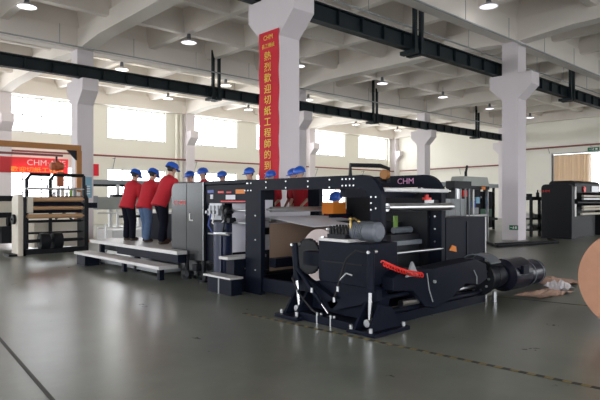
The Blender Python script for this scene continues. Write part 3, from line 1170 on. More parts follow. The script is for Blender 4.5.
for k in range(15 * 8 + 1):
    a = k / 8 * 2 * math.pi
    u = k / (15 * 8)
    pts.append((4.95 + .78 * u, 4.0 + .028 * math.cos(a), .84 - .21 * u - .025 * math.sin(u * math.pi) + .028 * math.sin(a)))
b.tube(pts, .009, 6)
b.build('coiled_red_hose', M_redpl, t)
B().prism([(5.48, .62), (5.72, .62), (5.6, .80)], 'y', 4.05, 4.08).build('warning_plate', M_grey, t)
B().cyl((6.12, 4.1, .5), (6.12, 4.07, .5), .02).build('plug', M_grey, t)
# right hand drive: toothed disc, shroud, post
dr = B()
dr.cyl((7.62, 4.33, .38), (7.68, 4.33, .38), .27, n=32)
dr.cyl((7.68, 4.33, .38), (7.82, 4.33, .38), .19, n=32)
dr.build('brake_disc', M_blk, t)
for k in range(10):
    a = 2 * math.pi * k / 10
    B().cyl((7.625, 4.33 + .19 * math.cos(a), .38 + .19 * math.sin(a)), (7.60, 4.33 + .19 * math.cos(a), .38 + .19 * math.sin(a)), .018,
            n=8).build('disc_bolt', M_steel, t)
B().rings([(7.60, 4.33, .38), (7.57, 4.33, .38)], [.08, .05], 20).build('disc_hub', M_motor, t)
b = B()
sh = []
for k in range(9):
    a = R(20 + 120 * k / 8)
    sh.append((4.33 + .33 * math.cos(a), .42 + .33 * math.sin(a)))
for k in range(8):
    p_, q_ = sh[k], sh[k + 1]
    b.prism([p_, q_, (q_[0], q_[1] - .02), (p_[0], p_[1] - .02)], 'x', 7.56, 7.86)
b.build('disc_shroud', M_motor, t)
B().box(7.64, 7.84, 4.42, 4.62, 0, .5).build('end_post', M_navy, t)
B().cyl((7.9, 4.2, 0), (7.9, 4.2, .16), .03).build('levelling_foot', M_steel, t)
B().cyl((8.0, 4.42, 0), (8.0, 4.42, .2), .03).build('levelling_foot', M_steel, t)
B().rings([(7.82, 4.4, .36), (8.05, 4.4, .36), (8.05, 4.4, .36), (8.3, 4.4, .36), (8.34, 4.4, .36)], [.22, .22, .20, .20, .14], 28).build('drive_motor', M_navy, t)
rod(t, 'motor_rim', [(8.05, 4.4, .36), (8.07, 4.4, .36)], .225, M_blk, 28)

t = thing('shaft_motor', 'big black cylindrical motor lying on wrinkled paper at the end of the roll stand', 'motor', (9.4, 4.55, 0))
B().rings([(8.72, 4.55, .29), (8.8, 4.55, .29), (9.4, 4.55, .29), (9.47, 4.55, .29)], [.2, .275, .275, .2], 32).build('casing', mat('glossy_blue_black', (.012, .014, .03), .22), t)
B().rings([(9.45, 4.55, .25), (9.58, 4.55, .25), (10.0, 4.55, .25), (10.05, 4.55, .25)], [.18, .225, .225, .15], 32).build('motor_body', MATS['glossy_blue_black'], t)
for xx in (9.6, 9.92):
    B().rings([(xx, 4.55, .25), (xx + .03, 4.55, .25)], [.232, .232], 32).build('band', M_motor, t)
B().box(8.95, 9.15, 4.24, 4.29, .32, .46).build('cable_box', M_navy, t)
B().rings([(8.42, 4.5, .30), (8.74, 4.55, .29)], [.12, .16], 20).build('shaft', M_navy, t)

def crumple(cx, cy, rx, ry, rot, seed, h):
    rnd = random.Random(seed)
    b = B()
    n = 12
    vs = []
    for i in range(n + 1):
        for j in range(n + 1):
            u, v = i / n * 2 - 1, j / n * 2 - 1
            e = 1 + rnd.uniform(-.1, .1) * (max(abs(u), abs(v)) > .9)
            x, y = u * rx * e, v * ry * e
            z = .006 + h * (.5 + .5 * math.sin(u * 4.1 + v * 2.7 + seed)) * rnd.uniform(.4, 1) * (1 - .6 * max(abs(u), abs(v)))
            vs.append((cx + x * math.cos(rot) - y * math.sin(rot), cy + x * math.sin(rot) + y * math.cos(rot), z))
    fs = [(i * (n + 1) + j, (i + 1) * (n + 1) + j, (i + 1) * (n + 1) + j + 1, i * (n + 1) + j + 1) for i in range(n) for j in range(n)]
    m = len(vs)
    vs2 = vs + [(p[0], p[1], p[2] - .004) for p in vs]
    fs2 = fs + [tuple(reversed([k + m for k in f])) for f in fs]
    b.add(vs2, fs2)
    return b


M_pp = mat('pinkish_wrapping_paper', (0.55, 0.36, 0.28), 0.8, noise=0.15)
M_pl = mat('plastic_wrap', (0.70, 0.66, 0.68), 0.3, noise=0.1)
tag(crumple(9.15, 3.98, .50, .24, -.1, 1, .08).build('crumpled_paper', M_pp), 'brown crumpled wrapping paper under the front of the black motor', 'paper')
tag(crumple(10.52, 4.45, .42, .42, -.1, 5, .14).build('crumpled_paper', M_pp), 'brown crumpled wrapping paper sticking out beyond the end of the black motor', 'paper')
tag(crumple(9.88, 4.06, .2, .2, .05, 9, .2).build('plastic_wrap', M_pl), 'whitish wrinkled plastic wrap lying on the brown paper by the motor', 'plastic wrap')

# control cabinet right of the frames
t = thing('control_cabinet', 'plain dark blue control cabinet with steel edge right of the arched frames', 'cabinet', (8.5, 5.1, 0))
B().box(7.78, 9.02, 4.98, 5.6, .06, 1.27).build('body', M_navy, t, bevel=.01)
B().box(7.84, 8.96, 5.03, 5.55, 0, .06).build('plinth', M_blk, t)
B().box(9.02, 9.05, 4.97, 5.0, .0, 1.26).build('edge_strip', M_steel, t)
B().prism([(7.86, .74), (8.08, .70), (8.06, .79), (7.95, .82)], 'y', 4.965, 4.98).build('orange_sticker', M_orange, t)
B().box(8.4, 8.43, 4.965, 4.98, .1, 1.2).build('door_gap', M_blk, t)

# paper roll clamped in the stand
t = thing('paper_roll', 'pale paper roll clamped in the black roll stand behind the gear block', 'paper roll', (6.6, 5.95, .3))
B().cyl((5.86, 5.95, .72), (7.2, 5.95, .72), .40, n=48).build('roll', mat('pale_roll_paper', (0.62, 0.52, 0.50), 0.8, noise=.04), t)
B().cyl((5.80, 5.95, .72), (7.3, 5.95, .72), .07, n=20).build('core_shaft', M_blk, t)

# kraft roll at the right edge
t = thing('kraft_roll', 'large brown kraft paper roll on the floor, cut by the right edge', 'paper roll', (7.9, 2.1, 0))
rr = .605
B().rings([(7.22, 2.12, rr), (7.2, 2.12, rr), (7.2, 2.12, rr)], [rr, rr - .01, .06], 72, caps=False).build('end_face', M_kraftroll, t)
B().rings([(7.22, 2.12, rr), (8.6, 2.12, rr)], [rr, rr], 72).build('roll', M_kraftroll, t)
B().cyl((7.17, 2.12, rr), (7.3, 2.12, rr), .06, n=24).build('core_plug', M_blk, t)


# ------------------------------------------------------------------ people
def remeshed(b, name, m, parent, voxel=.011, smooth=4):
    me = bpy.data.meshes.new(name)
    off = Vector(parent['_o']) if parent is not None else Vector()
    me.from_pydata([tuple(p - off) for p in b.v], [], b.f)
    bm = bmesh.new()
    bm.from_mesh(me)
    bmesh.ops.recalc_face_normals(bm, faces=bm.faces)
    bm.to_mesh(me)
    bm.free()
    o = bpy.data.objects.new(name, me)
    col.objects.link(o)
    r = o.modifiers.new('union', 'REMESH')
    r.mode = 'VOXEL'
    r.voxel_size = voxel
    sm = o.modifiers.new('smooth', 'SMOOTH')
    sm.iterations = smooth
    sm.factor = .5
    dg = bpy.context.evaluated_depsgraph_get()
    dg.update()
    me2 = bpy.data.meshes.new_from_object(o.evaluated_get(dg))
    bpy.data.objects.remove(o)
    me2.name = name
    for p in me2.polygons:
        p.use_smooth = True
    me2.materials.clear()
    me2.materials.append(m)
    o2 = bpy.data.objects.new(name, me2)
    col.objects.link(o2)
    o2.parent = parent
    o2['_o'] = tuple(off)
    return o2


def cap(b, p, q, r1, r2, n=12):
    p, q = Vector(p), Vector(q)
    b.ball(p, r1, n)
    b.ball(q, r2, n)
    b.cyl(p, q, r1, r2, n)


def ik(a, c, l1, l2, hint):
    a, c, hint = Vector(a), Vector(c), Vector(hint)
    d = c - a
    L = d.length
    if L > (l1 + l2) * .995:
        c = a + d.normalized() * (l1 + l2) * .995
        d = c - a
        L = d.length
    x = (l1 * l1 - l2 * l2 + L * L) / (2 * L)
    h = math.sqrt(max(0, l1 * l1 - x * x))
    dn = d.normalized()
    hp = (hint - dn * hint.dot(dn)).normalized()
    return a + dn * x + hp * h, c


def ell_stack(b, rows, n=20):
    """rows: (centre, lateral half width, depth half, up-tilt dir forward)"""
    vs = []
    for (c, wx, dy, fwd) in rows:
        c = Vector(c)
        f = Vector(fwd).normalized()
        for k in range(n):
            a = 2 * math.pi * k / n
            vs.append(c + Vector((0, 1, 0)) * wx * math.cos(a) + f * dy * math.sin(a))
    fs = []
    for i in range(len(rows) - 1):
        for k in range(n):
            k2 = (k + 1) % n
            fs.append((i * n + k, i * n + k2, (i + 1) * n + k2, (i + 1) * n + k))
    fs += [tuple(reversed(range(n))), tuple((len(rows) - 1) * n + k for k in range(n))]
    b.add(vs, fs, True)


def person(name_label, loc, head, lean=20, hands=((.42, .2, .95), (.42, -.2, .95)), feet=((.0, .12), (.0, -.12)), H=1.72,
           trousers=None, nod=15, turn=0, shirt=None, group=None, long_sleeve=False, wd=1.24):
    """stands at the origin facing +x; hands = targets of left / right hand"""
    k = H / 1.75
    t = thing('person', name_label, 'person', (0, 0, 0), group)
    S = lambda *v: Vector(v) * k
    ln = R(lean)
    up = Vector((math.sin(ln), 0, math.cos(ln)))
    kw = k * wd
    fw = Vector((math.cos(ln), 0, -math.sin(ln)))
    hip = S(-.12 * math.sin(ln), 0, .93)
    waist = hip + up * .14 * k
    chest = hip + up * .33 * k
    shl = hip + up * .48 * k
    neck = hip + up * .54 * k
    hd = R(lean * .6 + nod)
    hup = Vector((math.sin(hd * .6), 0, math.cos(hd * .6)))
    hc = neck + hup * .17 * k
    hr = Euler((0, hd, R(turn))).to_matrix()
    hr = Matrix.Rotation(R(turn), 3, 'Z') @ Matrix.Rotation(hd, 3, 'Y')
    body = B()
    torso = [(hip - up * .10 * k, .145 * kw, .10 * kw, fw), (hip, .165 * kw, .115 * kw, fw), (waist, .145 * kw, .10 * kw, fw),
             (chest, .165 * kw, .115 * kw, fw), (hip + up * .42 * k, .18 * kw, .115 * kw, fw), (shl + up * .02 * k, .15 * kw, .085 * kw, fw),
             (neck, .06 * kw, .06 * kw, fw)]
    ell_stack(body, torso)
    cap(body, neck - up * .03 * k, hc - hup * .05 * k, .066 * k, .058 * k)
    # head with face
    def hp(x, y, z):
        return hc + hr @ (Vector((x, y, z)) * k)
    def hball(b, c, r, sz):
        vs0 = len(b.v)
        b.ball((0, 0, 0), 1, 18)
        for i in range(vs0, len(b.v)):
            v = b.v[i]
            b.v[i] = hc + hr @ (Vector((c[0] + v.x * r * sz[0], c[1] + v.y * r * sz[1], c[2] + v.z * r * sz[2])) * k)
    hball(body, (0, 0, .02), .1, (.98, .78, 1.05))
    hball(body, (.018, 0, -.05), .075, (.95, .78, .85))
    hball(body, (.098, 0, -.012), .02, (.8, .6, 1.2))
    hball(body, (.088, 0, -.058), .022, (.5, 1.1, .35))
    hball(body, (.075, 0, -.095), .03, (.8, .9, .7))
    for sgn in (-1, 1):
        hball(body, (-.005, sgn * .08, -.01), .03, (.6, .35, 1.0))
    shirtb = B()
    tors2 = [(hip - up * .15 * k, .180 * kw, .132 * kw, fw), (hip + up * .03 * k, .172 * kw, .128 * kw, fw), (waist, .163 * kw, .12 * kw, fw),
             (chest, .18 * kw, .13 * kw, fw), (hip + up * .42 * k, .193 * kw, .13 * kw, fw), (shl + up * .03 * k, .16 * kw, .10 * kw, fw),
             (neck - up * .0 * k, .075 * kw, .072 * kw, fw)]
    ell_stack(shirtb, tors2)
    tr = B()
    ell_stack(tr, [(hip - up * .13 * k, .15 * kw, .12 * kw, fw), (hip - up * .02 * k, .166 * kw, .12 * kw, fw), (hip + up * .05 * k, .150 * kw, .108 * kw, fw)])
    sh_objs = []
    for sgn, hand, foot in ((1, hands[0], feet[0]), (-1, hands[1], feet[1])):
        s0 = shl + Vector((0, sgn * .168 * kw, -.045 * k))
        el, wr = ik(s0, Vector(hand) * k, .29 * k, .25 * k, (-.4, sgn * .5, -1))
        cap(body, s0, el, .05 * k, .041 * k)
        cap(body, el, wr, .040 * k, .027 * k)
        cap(shirtb, s0, s0 + (el - s0) * .85, .066 * kw, .058 * kw)
        if long_sleeve:
            cap(shirtb, s0, el, .066 * k, .055 * k)
            cap(shirtb, el, el + (wr - el) * .92, .055 * k, .042 * k)
        # hand: palm, four fingers and thumb
        d = (wr - el).normalized()
        side = d.cross(Vector((0, 0, 1)))
        if side.length < .1:
            side = Vector((0, 1, 0))
        side.normalize()
        dn = side.cross(d).normalized()
        if dn.z > 0:
            dn = -dn
        pc = wr + d * .05 * k
        for q in range(4):
            o_ = side * (q - 1.5) * .02 * k
            cap(body, wr + o_ * .6 + d * .01, pc + d * .035 * k + o_, .015 * k, .012 * k, 8)
            base = pc + d * .04 * k + o_
            ln_ = (.035, .042, .039, .030)[q] * k
            m1 = base + (d * .9 + dn * .4).normalized() * ln_
            m2 = m1 + (d * .5 + dn * .85).normalized() * ln_ * .8
            cap(body, base, m1, .0095, .009, 8)
            cap(body, m1, m2, .009, .008, 8)
        tb = wr + d * .02 * k - side * .022 * k * (1 if sgn > 0 else -1)
        tm = tb + (d * .7 - side * .7 * (1 if sgn > 0 else -1) + dn * .3).normalized() * .04 * k
        cap(body, tb, tm, .012, .010, 8)
        cap(body, tm, tm + (d + dn * .4).normalized() * .028 * k, .010, .009, 8)
        # legs
        h0 = hip + Vector((0, sgn * .088 * k, -.05 * k))
        an = Vector((foot[0], foot[1], .085)) * k
        kn, an = ik(h0, an, .405 * k, .395 * k, (1, 0, 0))
        cap(body, h0, kn, .078 * k, .052 * k)
        cap(body, kn, an, .05 * k, .036 * k)
        cap(body, an, an + Vector((.10 * k, 0, -.05 * k)), .036 * k, .028 * k)
        cap(tr, h0, kn, .094 * kw, .074 * kw, 16)
        cap(tr, kn, an + Vector((0, 0, .03)), .070 * kw, .064 * kw, 16)
        sb = B()
        vs0 = len(sb.v)
        sb.ball((0, 0, 0), 1, 16)
        for i in range(vs0, len(sb.v)):
            v = sb.v[i]
            z = max(v.z, -.55) + .55
            sb.v[i] = an + Vector((.055 + v.x * .135, v.y * .052, -.085 + z * .058)) * k
        sh_objs.append(sb)
    remeshed(body, 'body', M_skin, t, .0105, 3)
    remeshed(shirtb, 'shirt', shirt or M_red, t, .016, 4)
    remeshed(tr, 'trousers', trousers or M_trd, t, .016, 4)
    for sb in sh_objs:
        sb.build('shoe', M_shoe, t)
    # collar, hair, eyes, mouth
    cb = B()
    cb.rings([neck - up * .02 * k, neck + up * .03 * k], [.090 * k, .076 * k], 18, caps=False)
    cb.rings([neck + up * .03 * k, neck - up * .02 * k], [.071 * k, .082 * k], 18, caps=False)
    cb.build('collar', shirt or M_red, t)
    hb = B()
    vs0 = len(hb.v)
    hb.ball((0, 0, 0), 1, 20)
    for i in range(vs0, len(hb.v)):
        v = hb.v[i]
        x, y, z = v.x * .106, v.y * .086, v.z * .112 + .022
        if x > .02:
            z = max(z, .055)
        else:
            z = max(z, -.055)
        hb.v[i] = hp(x - .004, y, z)
    hb.build('hair', M_hair, t)
    for sgn in (-1, 1):
        e = B()
        e.ball(hp(.088, sgn * .032, .012), .011 * k, 10)
        eo = e.build('eye', M_white, t)
        e = B()
        e.ball(hp(.096, sgn * .032, .012), .006 * k, 8)
        e.build('pupil', M_hair, eo)
    # helmet
    hb = B()
    n = 24
    rings_ = []
    prof = [(1.0, 0.0), (.985, .3), (.9, .58), (.72, .82), (.42, .96), (.0, 1.0)]
    vs = []
    for (rr_, zz) in prof:
        for q in range(n):
            a = 2 * math.pi * q / n
            vs.append(hp(rr_ * .150 * math.cos(a) - .004, rr_ * .126 * math.sin(a), .040 + zz * .122))
    fs = []
    for i in range(len(prof) - 1):
        for q in range(n):
            q2 = (q + 1) % n
            fs.append((i * n + q, i * n + q2, (i + 1) * n + q2, (i + 1) * n + q))
    hb.add(vs, fs, True)
    ho = hb.build('helmet', M_hat, t)
    br = B()
    vs = []
    for (e, dz) in ((.0, 0.0), (1.0, -.012)):
        for q in range(n):
            a = 2 * math.pi * q / n
            ext = (.012 + (.045 * max(0, math.cos(a)) ** 2)) * e
            vs.append(hp((.150 + ext) * math.cos(a) - .004, (.126 + ext * .6) * math.sin(a), .042 + dz))
    vs += [v - hup * .006 for v in vs]
    fs = []
    for q in range(n):
        q2 = (q + 1) % n
        fs += [(q, q2, n + q2, n + q), (2 * n + q2, 2 * n + q, 3 * n + q, 3 * n + q2), (n + q, n + q2, 3 * n + q2, 3 * n + q),
               (q2, q, 2 * n + q, 2 * n + q2)]
    br.add(vs, fs)
    br.build('brim', M_hat, ho)
    rd = B()
    rd.tube([hp(-.11, 0, .125), hp(-.065, 0, .155), hp(0, 0, .165), hp(.065, 0, .153), hp(.11, 0, .122)], .009 * k, 8)
    rd.build('ridge', M_hat, ho)
    t.location = loc
    t.rotation_euler = (0, 0, R(head))
    return t


PZ = .57
p1 = person('man in red top and dark trousers standing furthest left on the step platform', (6.02, 12.75, PZ), 12, lean=19,
            hands=((.50, .14, 1.0), (.22, -.26, .80)), H=1.74, trousers=M_trd, nod=14)
p2 = person('man in red shirt and blue jeans, middle one of the three on the step platform', (6.12, 12.05, PZ), 14, lean=21,
            hands=((.50, .18, 1.0), (.48, -.14, 1.0)), feet=((.06, .12), (-.10, -.12)), H=1.74, trousers=M_jean, nod=14)
p3 = person('man in red shirt and dark trousers bending towards the machine housing, nearest of the three', (6.15, 11.3, PZ), 2, lean=24,
            hands=((.50, .2, 1.0), (.50, -.12, 1.02)), feet=((.08, .13), (-.12, -.13)), H=1.86, trousers=M_trd, nod=6)
GR = 'workers behind the machine'
r1 = person('helmeted worker behind the machine, first blue helmet right of the three men', (7.98, 13.07, .60), 180, lean=6,
            hands=((.2, .17, .9), (.2, -.17, .9)), H=1.70, nod=10, group=GR)
rear = [(7.95, 12.36, 1.78, 172, 'helmeted worker behind the housing, second and tallest helmet from the housing\'s left end'),
        (8.06, 11.66, 1.67, 188, 'helmeted worker behind the housing, third helmet from its left end'),
        (7.98, 10.4, 1.70, 178, 'helmeted worker just left of the red column banner, over the housing top'),
        (7.88, 9.50, 1.60, 190, 'helmeted worker directly in front of the foot of the red banner'),
        (8.15, 9.02, 1.63, 168, 'helmeted worker in red seen under the arch bar, left one of the close pair'),
        (7.86, 8.52, 1.64, 184, 'helmeted worker in red seen under the arch bar, right one of the close pair')]
for (x, y, h, a, lb) in rear:
    c = copy_tree(r1)
    c.location = (x, y, .60)
    sc_ = h / 1.72
    c.scale = (sc_, sc_, sc_)
    c.rotation_euler = (0, 0, R(a))
    c['label'] = lb
p4 = person('worker with blue helmet standing on the floor behind the frames, beside the orange bin', (8.0, 7.62, 0), 200, lean=6,
            hands=((.2, .2, 1.05), (.2, -.2, 1.05)), H=1.68, nod=12)

# ------------------------------------------------------------------ machines in the background, left
M_dk = M_blk
t = thing('slitting_machine', 'cream sided slitting machine with tan rollers at the far left, under the hoist', 'machine', (5.5, 16.8, 0))
B().prism([(16.45, .0), (17.05, .0), (17.05, 1.55), (16.9, 1.72), (16.5, 1.72), (16.45, 1.6)], 'x', 4.52, 4.66).build('side_plate', M_cream, t, bevel=.01)
B().prism([(16.45, .0), (17.05, .0), (17.05, 1.60), (16.6, 1.72), (16.45, 1.6)], 'x', 6.36, 6.48).build('side_plate', M_blk, t, bevel=.01)
B().box(4.66, 4.72, 16.42, 17.0, .0, 1.65).build('inner_plate', M_blk, t)
def hroll(t, y, z, r, m, x0=4.72, x1=6.36, name='roller'):
    return B().rings([(x0, y, z), (x0 + .06, y, z), (x0 + .06, y, z), (x1 - .06, y, z), (x1 - .06, y, z), (x1, y, z)],
                     [r * .4, r * .4, r, r, r * .4, r * .4], 18).build(name, m, t)
hroll(t, 16.5, 1.58, .07, M_bar, name='tan_roller')
hroll(t, 16.62, 1.42, .10, M_navy, name='dark_roller')
hroll(t, 16.5, 1.33, .055, M_bar, name='tan_roller')
hroll(t, 16.6, 1.23, .05, M_navy, name='dark_roller')
hroll(t, 16.5, 1.10, .065, M_bar, name='tan_roller')
hroll(t, 16.6, .95, .04, M_blk, name='dark_roller')
hroll(t, 16.5, 1.88, .03, M_steel, name='steel_bar')
B().box(4.66, 6.42, 16.42, 16.62, .03, .18).build('base', M_blk, t)
hroll(t, 16.5, .40, .05, M_blk, name='dark_roller')
hroll(t, 16.6, .62, .03, M_blk, name='dark_roller')
for xx in (5.1, 5.45):
    B().cyl((xx, 16.52, .38), (xx + .25, 16.52, .38), .24, n=24).build('slit_disc', M_blk, t)
B().box(4.75, 4.9, 16.4, 16.5, 1.2, 1.65).build('cream_bracket', M_cream, t)
hw = B()
hw.rings([(4.50, 16.7, 1.02), (4.44, 16.7, 1.02)], [.14, .14], 20)
hw.cyl((4.40, 16.7, 1.02), (4.52, 16.7, 1.02), .03)
hw.build('hand_wheel', M_blk, t)
B().box(4.3, 4.7, 16.5, 17.0, 0, .06).build('foot', M_blk, t)
for xx in (5.35, 5.95):
    B().tube([(xx, 16.62, 1.85), (xx, 16.62, 2.0)], .02, 6).build('post', M_blk, t)
for (xx, hh) in ((6.42, .35), (6.36, .22)):
    B().tube([(xx, 16.5, 1.6), (xx, 16.5, 1.65 + hh)], .02, 6).build('post', M_blk, t)
B().box(6.48, 6.72, 16.4, 16.6, 1.32, 1.48).build('navy_motor', M_navy, t)

t = thing('unwind_frame', 'dark bent tube frames with clutter standing behind the slitting machine', 'machine frame', (6.5, 18.5, 0))
for (xa_, xb_, y_) in ((5.25, 5.95, 18.2), (5.95, 7.0, 18.2)):
    B().tube([(xa_, y_, 0), (xa_, y_, 2.2), (xa_ + .12, y_, 2.36), (xb_, y_, 2.36)], .055, 8).build('bent_tube', M_blk, t)
B().tube([(7.0, 18.2, 2.36), (7.05, 18.2, 0)], .055, 8).build('post', M_blk, t)
B().box(6.05, 7.0, 18.1, 18.5, 1.55, 1.68).build('shelf', M_blk, t)
for k, m_ in enumerate((M_white, M_grey, M_cream, M_white, M_green, M_grey, M_white)):
    x_ = 6.1 + k * .13
    B().cyl((x_, 18.3, 1.68), (x_, 18.3, 1.82 + .07 * (k % 3)), .05, n=10).build('canister', m_, t)
B().box(5.5, 6.9, 18.3, 19.1, .05, .9).build('body', M_cream, t)
B().tube([(6.6, 18.05, .9), (6.3, 18.0, 1.15), (6.05, 18.05, .95)], .03).build('black_hose', M_rub, t)

t = thing('cutting_machine', 'cream machine with dark top band cut by the left edge', 'machine', (4.9, 20.2, 0))
B().box(3.4, 5.75, 19.9, 20.9, .5, 1.52).build('body', M_cream, t)
B().box(3.4, 5.5, 19.85, 20.9, 1.52, 1.70).build('top_band', M_blk, t)
B().box(3.4, 5.4, 19.8, 19.9, .98, 1.15).build('dark_rail', M_blk, t)
B().box(3.4, 5.75, 19.85, 19.9, .5, .62).build('dark_rail', M_blk, t)
for xx in (3.6, 4.6, 5.6):
    B().box(xx - .06, xx + .06, 19.95, 20.8, 0, .5).build('leg', M_blk, t)
B().cyl((5.1, 19.75, .85), (5.25, 19.75, .85), .16, n=20).build('black_wheel', M_blk, t)
B().box(4.9, 5.3, 19.6, 19.9, .15, .7).build('motor', M_blk, t)

# gantry with hoist
t = thing('gantry_crane', 'ochre painted gantry with an angled leg in front of the left pillar', 'gantry', (5.3, 21.0, 0))
B().box(.6, 7.95, 20.9, 21.1, 3.42, 3.62).build('top_beam', M_gantry, t)
B().box(7.80, 7.98, 20.92, 21.08, .3, 3.42).build('upright', M_gantry, t)
B().prism([(7.80, 3.42), (7.80, 3.05), (7.45, 3.42)], 'y', 20.95, 21.05).build('corner_brace', M_blk, t)
for s_ in (-1, 1):
    B().rings([(7.89, 21.0, 1.3), (7.89, 21.0 + s_ * .75, .06)], [.06, .06], 8).build('splayed_leg', M_gantry, t)
B().box(7.80, 7.98, 20.15, 21.85, 0, .10).build('foot_beam', M_gantry, t)
B().box(.6, .78, 20.92, 21.08, 0, 3.42).build('upright', M_gantry, t)
B().box(.8, 7.3, 20.96, 21.04, 3.16, 3.24).build('lower_rail', M_pipe, t)
t = thing('chain_hoist', 'rusty orange electric chain hoist hanging from the gantry', 'hoist', (7.05, 21.0, 2.2))
B().rings([(6.84, 21.0, 2.80), (6.88, 21.0, 2.80), (7.3, 21.0, 2.80), (7.34, 21.0, 2.80)], [.08, .14, .14, .08], 18).build('motor', M_rust, t)
B().cyl((7.02, 21.0, 2.82), (7.16, 21.0, 2.82), .19, n=18).build('gear_box', M_rust, t)
B().tube([(7.08, 21, 2.98), (7.08, 21, 3.16)], .035, 6).build('hook', M_blk, t)
B().box(7.1, 7.32, 20.92, 21.08, 2.05, 2.6).build('chain_bag', M_rust, t)
B().tube([(6.95, 21, 2.7), (6.95, 21, 1.75)], .012, 6).build('chain', M_blk, t)
B().box(6.88, 7.02, 20.95, 21.05, 1.55, 1.78).build('load_hook', M_rust, t)

# long pale machine between pillar and the men
t = thing('coating_line', 'long pale grey machine with dark top rail behind the three men', 'machine', (13, 25.4, 0))
B().box(9.6, 19.0, 25.0, 25.3, 2.30, 2.50).build('top_rail', M_grey, t)
B().box(9.6, 19.0, 25.3, 25.5, 2.2, 2.3).build('pipe_tray', M_blk, t)
B().box(10.2, 19.0, 25.0, 26.2, 1.12, 1.70).build('body', M_greyg, t)
B().box(11.0, 12.2, 25.0, 25.4, 1.70, 1.82).build('dark_tray', M_blk, t)
B().box(12.9, 13.1, 24.95, 25.1, 1.75, 2.05).build('black_bottle', M_blk, t)
B().box(9.85, 10.15, 24.7, 25.0, 1.15, 1.75).build('control_box', M_grey, t)
for k in range(7):
    xx = 9.8 + k * 1.5
    B().box(xx - .06, xx + .06, 25.1, 25.22, 0, 2.3).build('post', M_white, t)
    B().box(xx - .08, xx + .08, 25.9, 26.1, 0, 1.12).build('leg', M_white, t)
B().cyl((10.2, 24.9, .95), (18.8, 24.9, .95), .04).build('rail', M_white, t)
B().box(10.2, 18.8, 24.85, 24.95, .20, .30).build('lower_rail', M_white, t)
t = thing('orange_trestle', 'low orange and black trestle behind the step platform, in front of the pale machine', 'trestle', (11.2, 21.9, 0))
B().box(9.9, 12.2, 21.8, 21.95, .82, .92).build('top_bar', M_blk, t)
for xx in (10.2, 11.0, 11.9):
    B().box(xx - .06, xx + .06, 21.8, 21.95, .0, .82).build('leg', M_rust, t)
    B().cyl((xx, 21.7, .62), (xx, 21.8, .62), .12, n=14).build('black_wheel', M_blk, t)
B().box(9.9, 12.2, 21.84, 21.9, .22, .30).build('lower_bar', M_grey, t)
t = thing('pallet_stack', 'low white stack of sheets on the floor behind the step platform', 'stack', (11, 19.5, 0))
B().box(8.3, 11.2, 18.9, 20.3, .10, .48).build('sheets', M_white, t)
B().box(8.3, 11.2, 18.9, 20.3, 0, .10).build('pallet', M_bar, t)

# ------------------------------------------------------------------ background, right
GX = .8
t = thing('glass_fronted_machine', 'grey hooded machine with glass doors behind the control cabinet', 'machine', (18.0, 10.9, 0))
B().prism([(16.75, 2.08), (18.75, 2.08), (18.6, 2.42), (16.92, 2.42)], 'y', 10.6, 11.1).build('hood', M_greyg, t, bevel=.01)
B().box(16.6, 18.7, 10.58, 10.66, 1.95, 2.08).build('dark_band', M_blk, t)
B().box(18.1, 18.35, 10.55, 10.6, 1.95, 2.06).build('orange_sign', M_orange, t)
B().box(16.6, 18.7, 10.95, 11.1, 0, 2.08).build('interior', M_blk, t)
for xx in (16.6, 17.6, 18.64):
    B().box(xx - .035, xx + .035, 10.6, 10.68, .0, 2.0).build('door_post', M_steel, t)
B().box(16.6, 18.7, 10.6, 10.66, .95, 1.02).build('door_rail', M_steel, t)
for (xx, zz, m_) in ((16.9, 1.5, M_sgreen), (17.15, 1.2, M_grey), (17.9, 1.4, M_blue), (18.2, 1.55, M_fan), (18.1, 1.15, M_grey), (17.3, 1.8, M_redpl)):
    B().box(xx, xx + .28, 10.85, 11.0, zz - .12, zz + .12).build('component', m_, t)
B().cyl((17.55, 10.9, 2.42), (17.55, 10.9, 2.62), .05).build('beacon_post', M_blk, t)
B().obox((17.6, 10.9, 2.7), (.06, .06, .3), (0, .35, 0)).build('beacon', M_blk, t)
for c_ in [t]:
    c_.location.x += GX
t = thing('fence_rack', 'dark equipment rack with white uprights left of the hooded machine', 'rack', (16.7, 10.2, 0))
for xx in (16.25, 16.55, 16.85, 17.1):
    B().box(xx - .02, xx + .02, 10.0, 10.04, 0, 1.95).build('upright', M_grey, t)
B().box(16.15, 17.2, 10.0, 10.35, 1.95, 2.2).build('top_band', M_blk, t)
B().box(16.15, 17.2, 10.2, 10.35, 0, 1.6).build('back', M_grey, t)
t = thing('equipment_bench', 'dark equipment bench between the hooded machine and the big pillar', 'bench', (22, 15, 0))
B().box(20.4, 27.5, 14.4, 15.0, 2.2, 2.4).build('top_rail', M_grey, t)
B().box(20.4, 27.5, 14.65, 15.3, .1, 2.0).build('machine_body', M_navy, t)
for k in range(8):
    xx = 20.6 + k * .95
    B().box(xx - .05, xx + .05, 14.5, 14.6, 0, 2.2).build('post', M_blk, t)
B().box(20.4, 27.5, 14.45, 14.6, .5, .62).build('shelf', M_blk, t)
B().cyl((23.5, 14.35, 1.55), (25.6, 14.35, 1.7), .05).build('white_tube', M_wht, t)
B().box(24.5, 26.6, 14.3, 14.45, .7, 1.1).build('green_box', M_sgreen, t)
t = thing('work_table', 'tall dark work table with shelves right of the big pillar', 'table', (24, 11, 0))
B().box(22.9, 24.6, 10.5, 11.7, 1.55, 1.70).build('top', M_blk, t)
for xx, yy in ((22.96, 10.56), (24.54, 10.56), (22.96, 11.64), (24.54, 11.64), (23.75, 10.56)):
    B().box(xx - .05, xx + .05, yy - .05, yy + .05, 0, 1.55).build('leg', M_blk, t)
B().box(22.9, 24.6, 10.5, 11.7, .72, .80).build('shelf', M_blk, t)
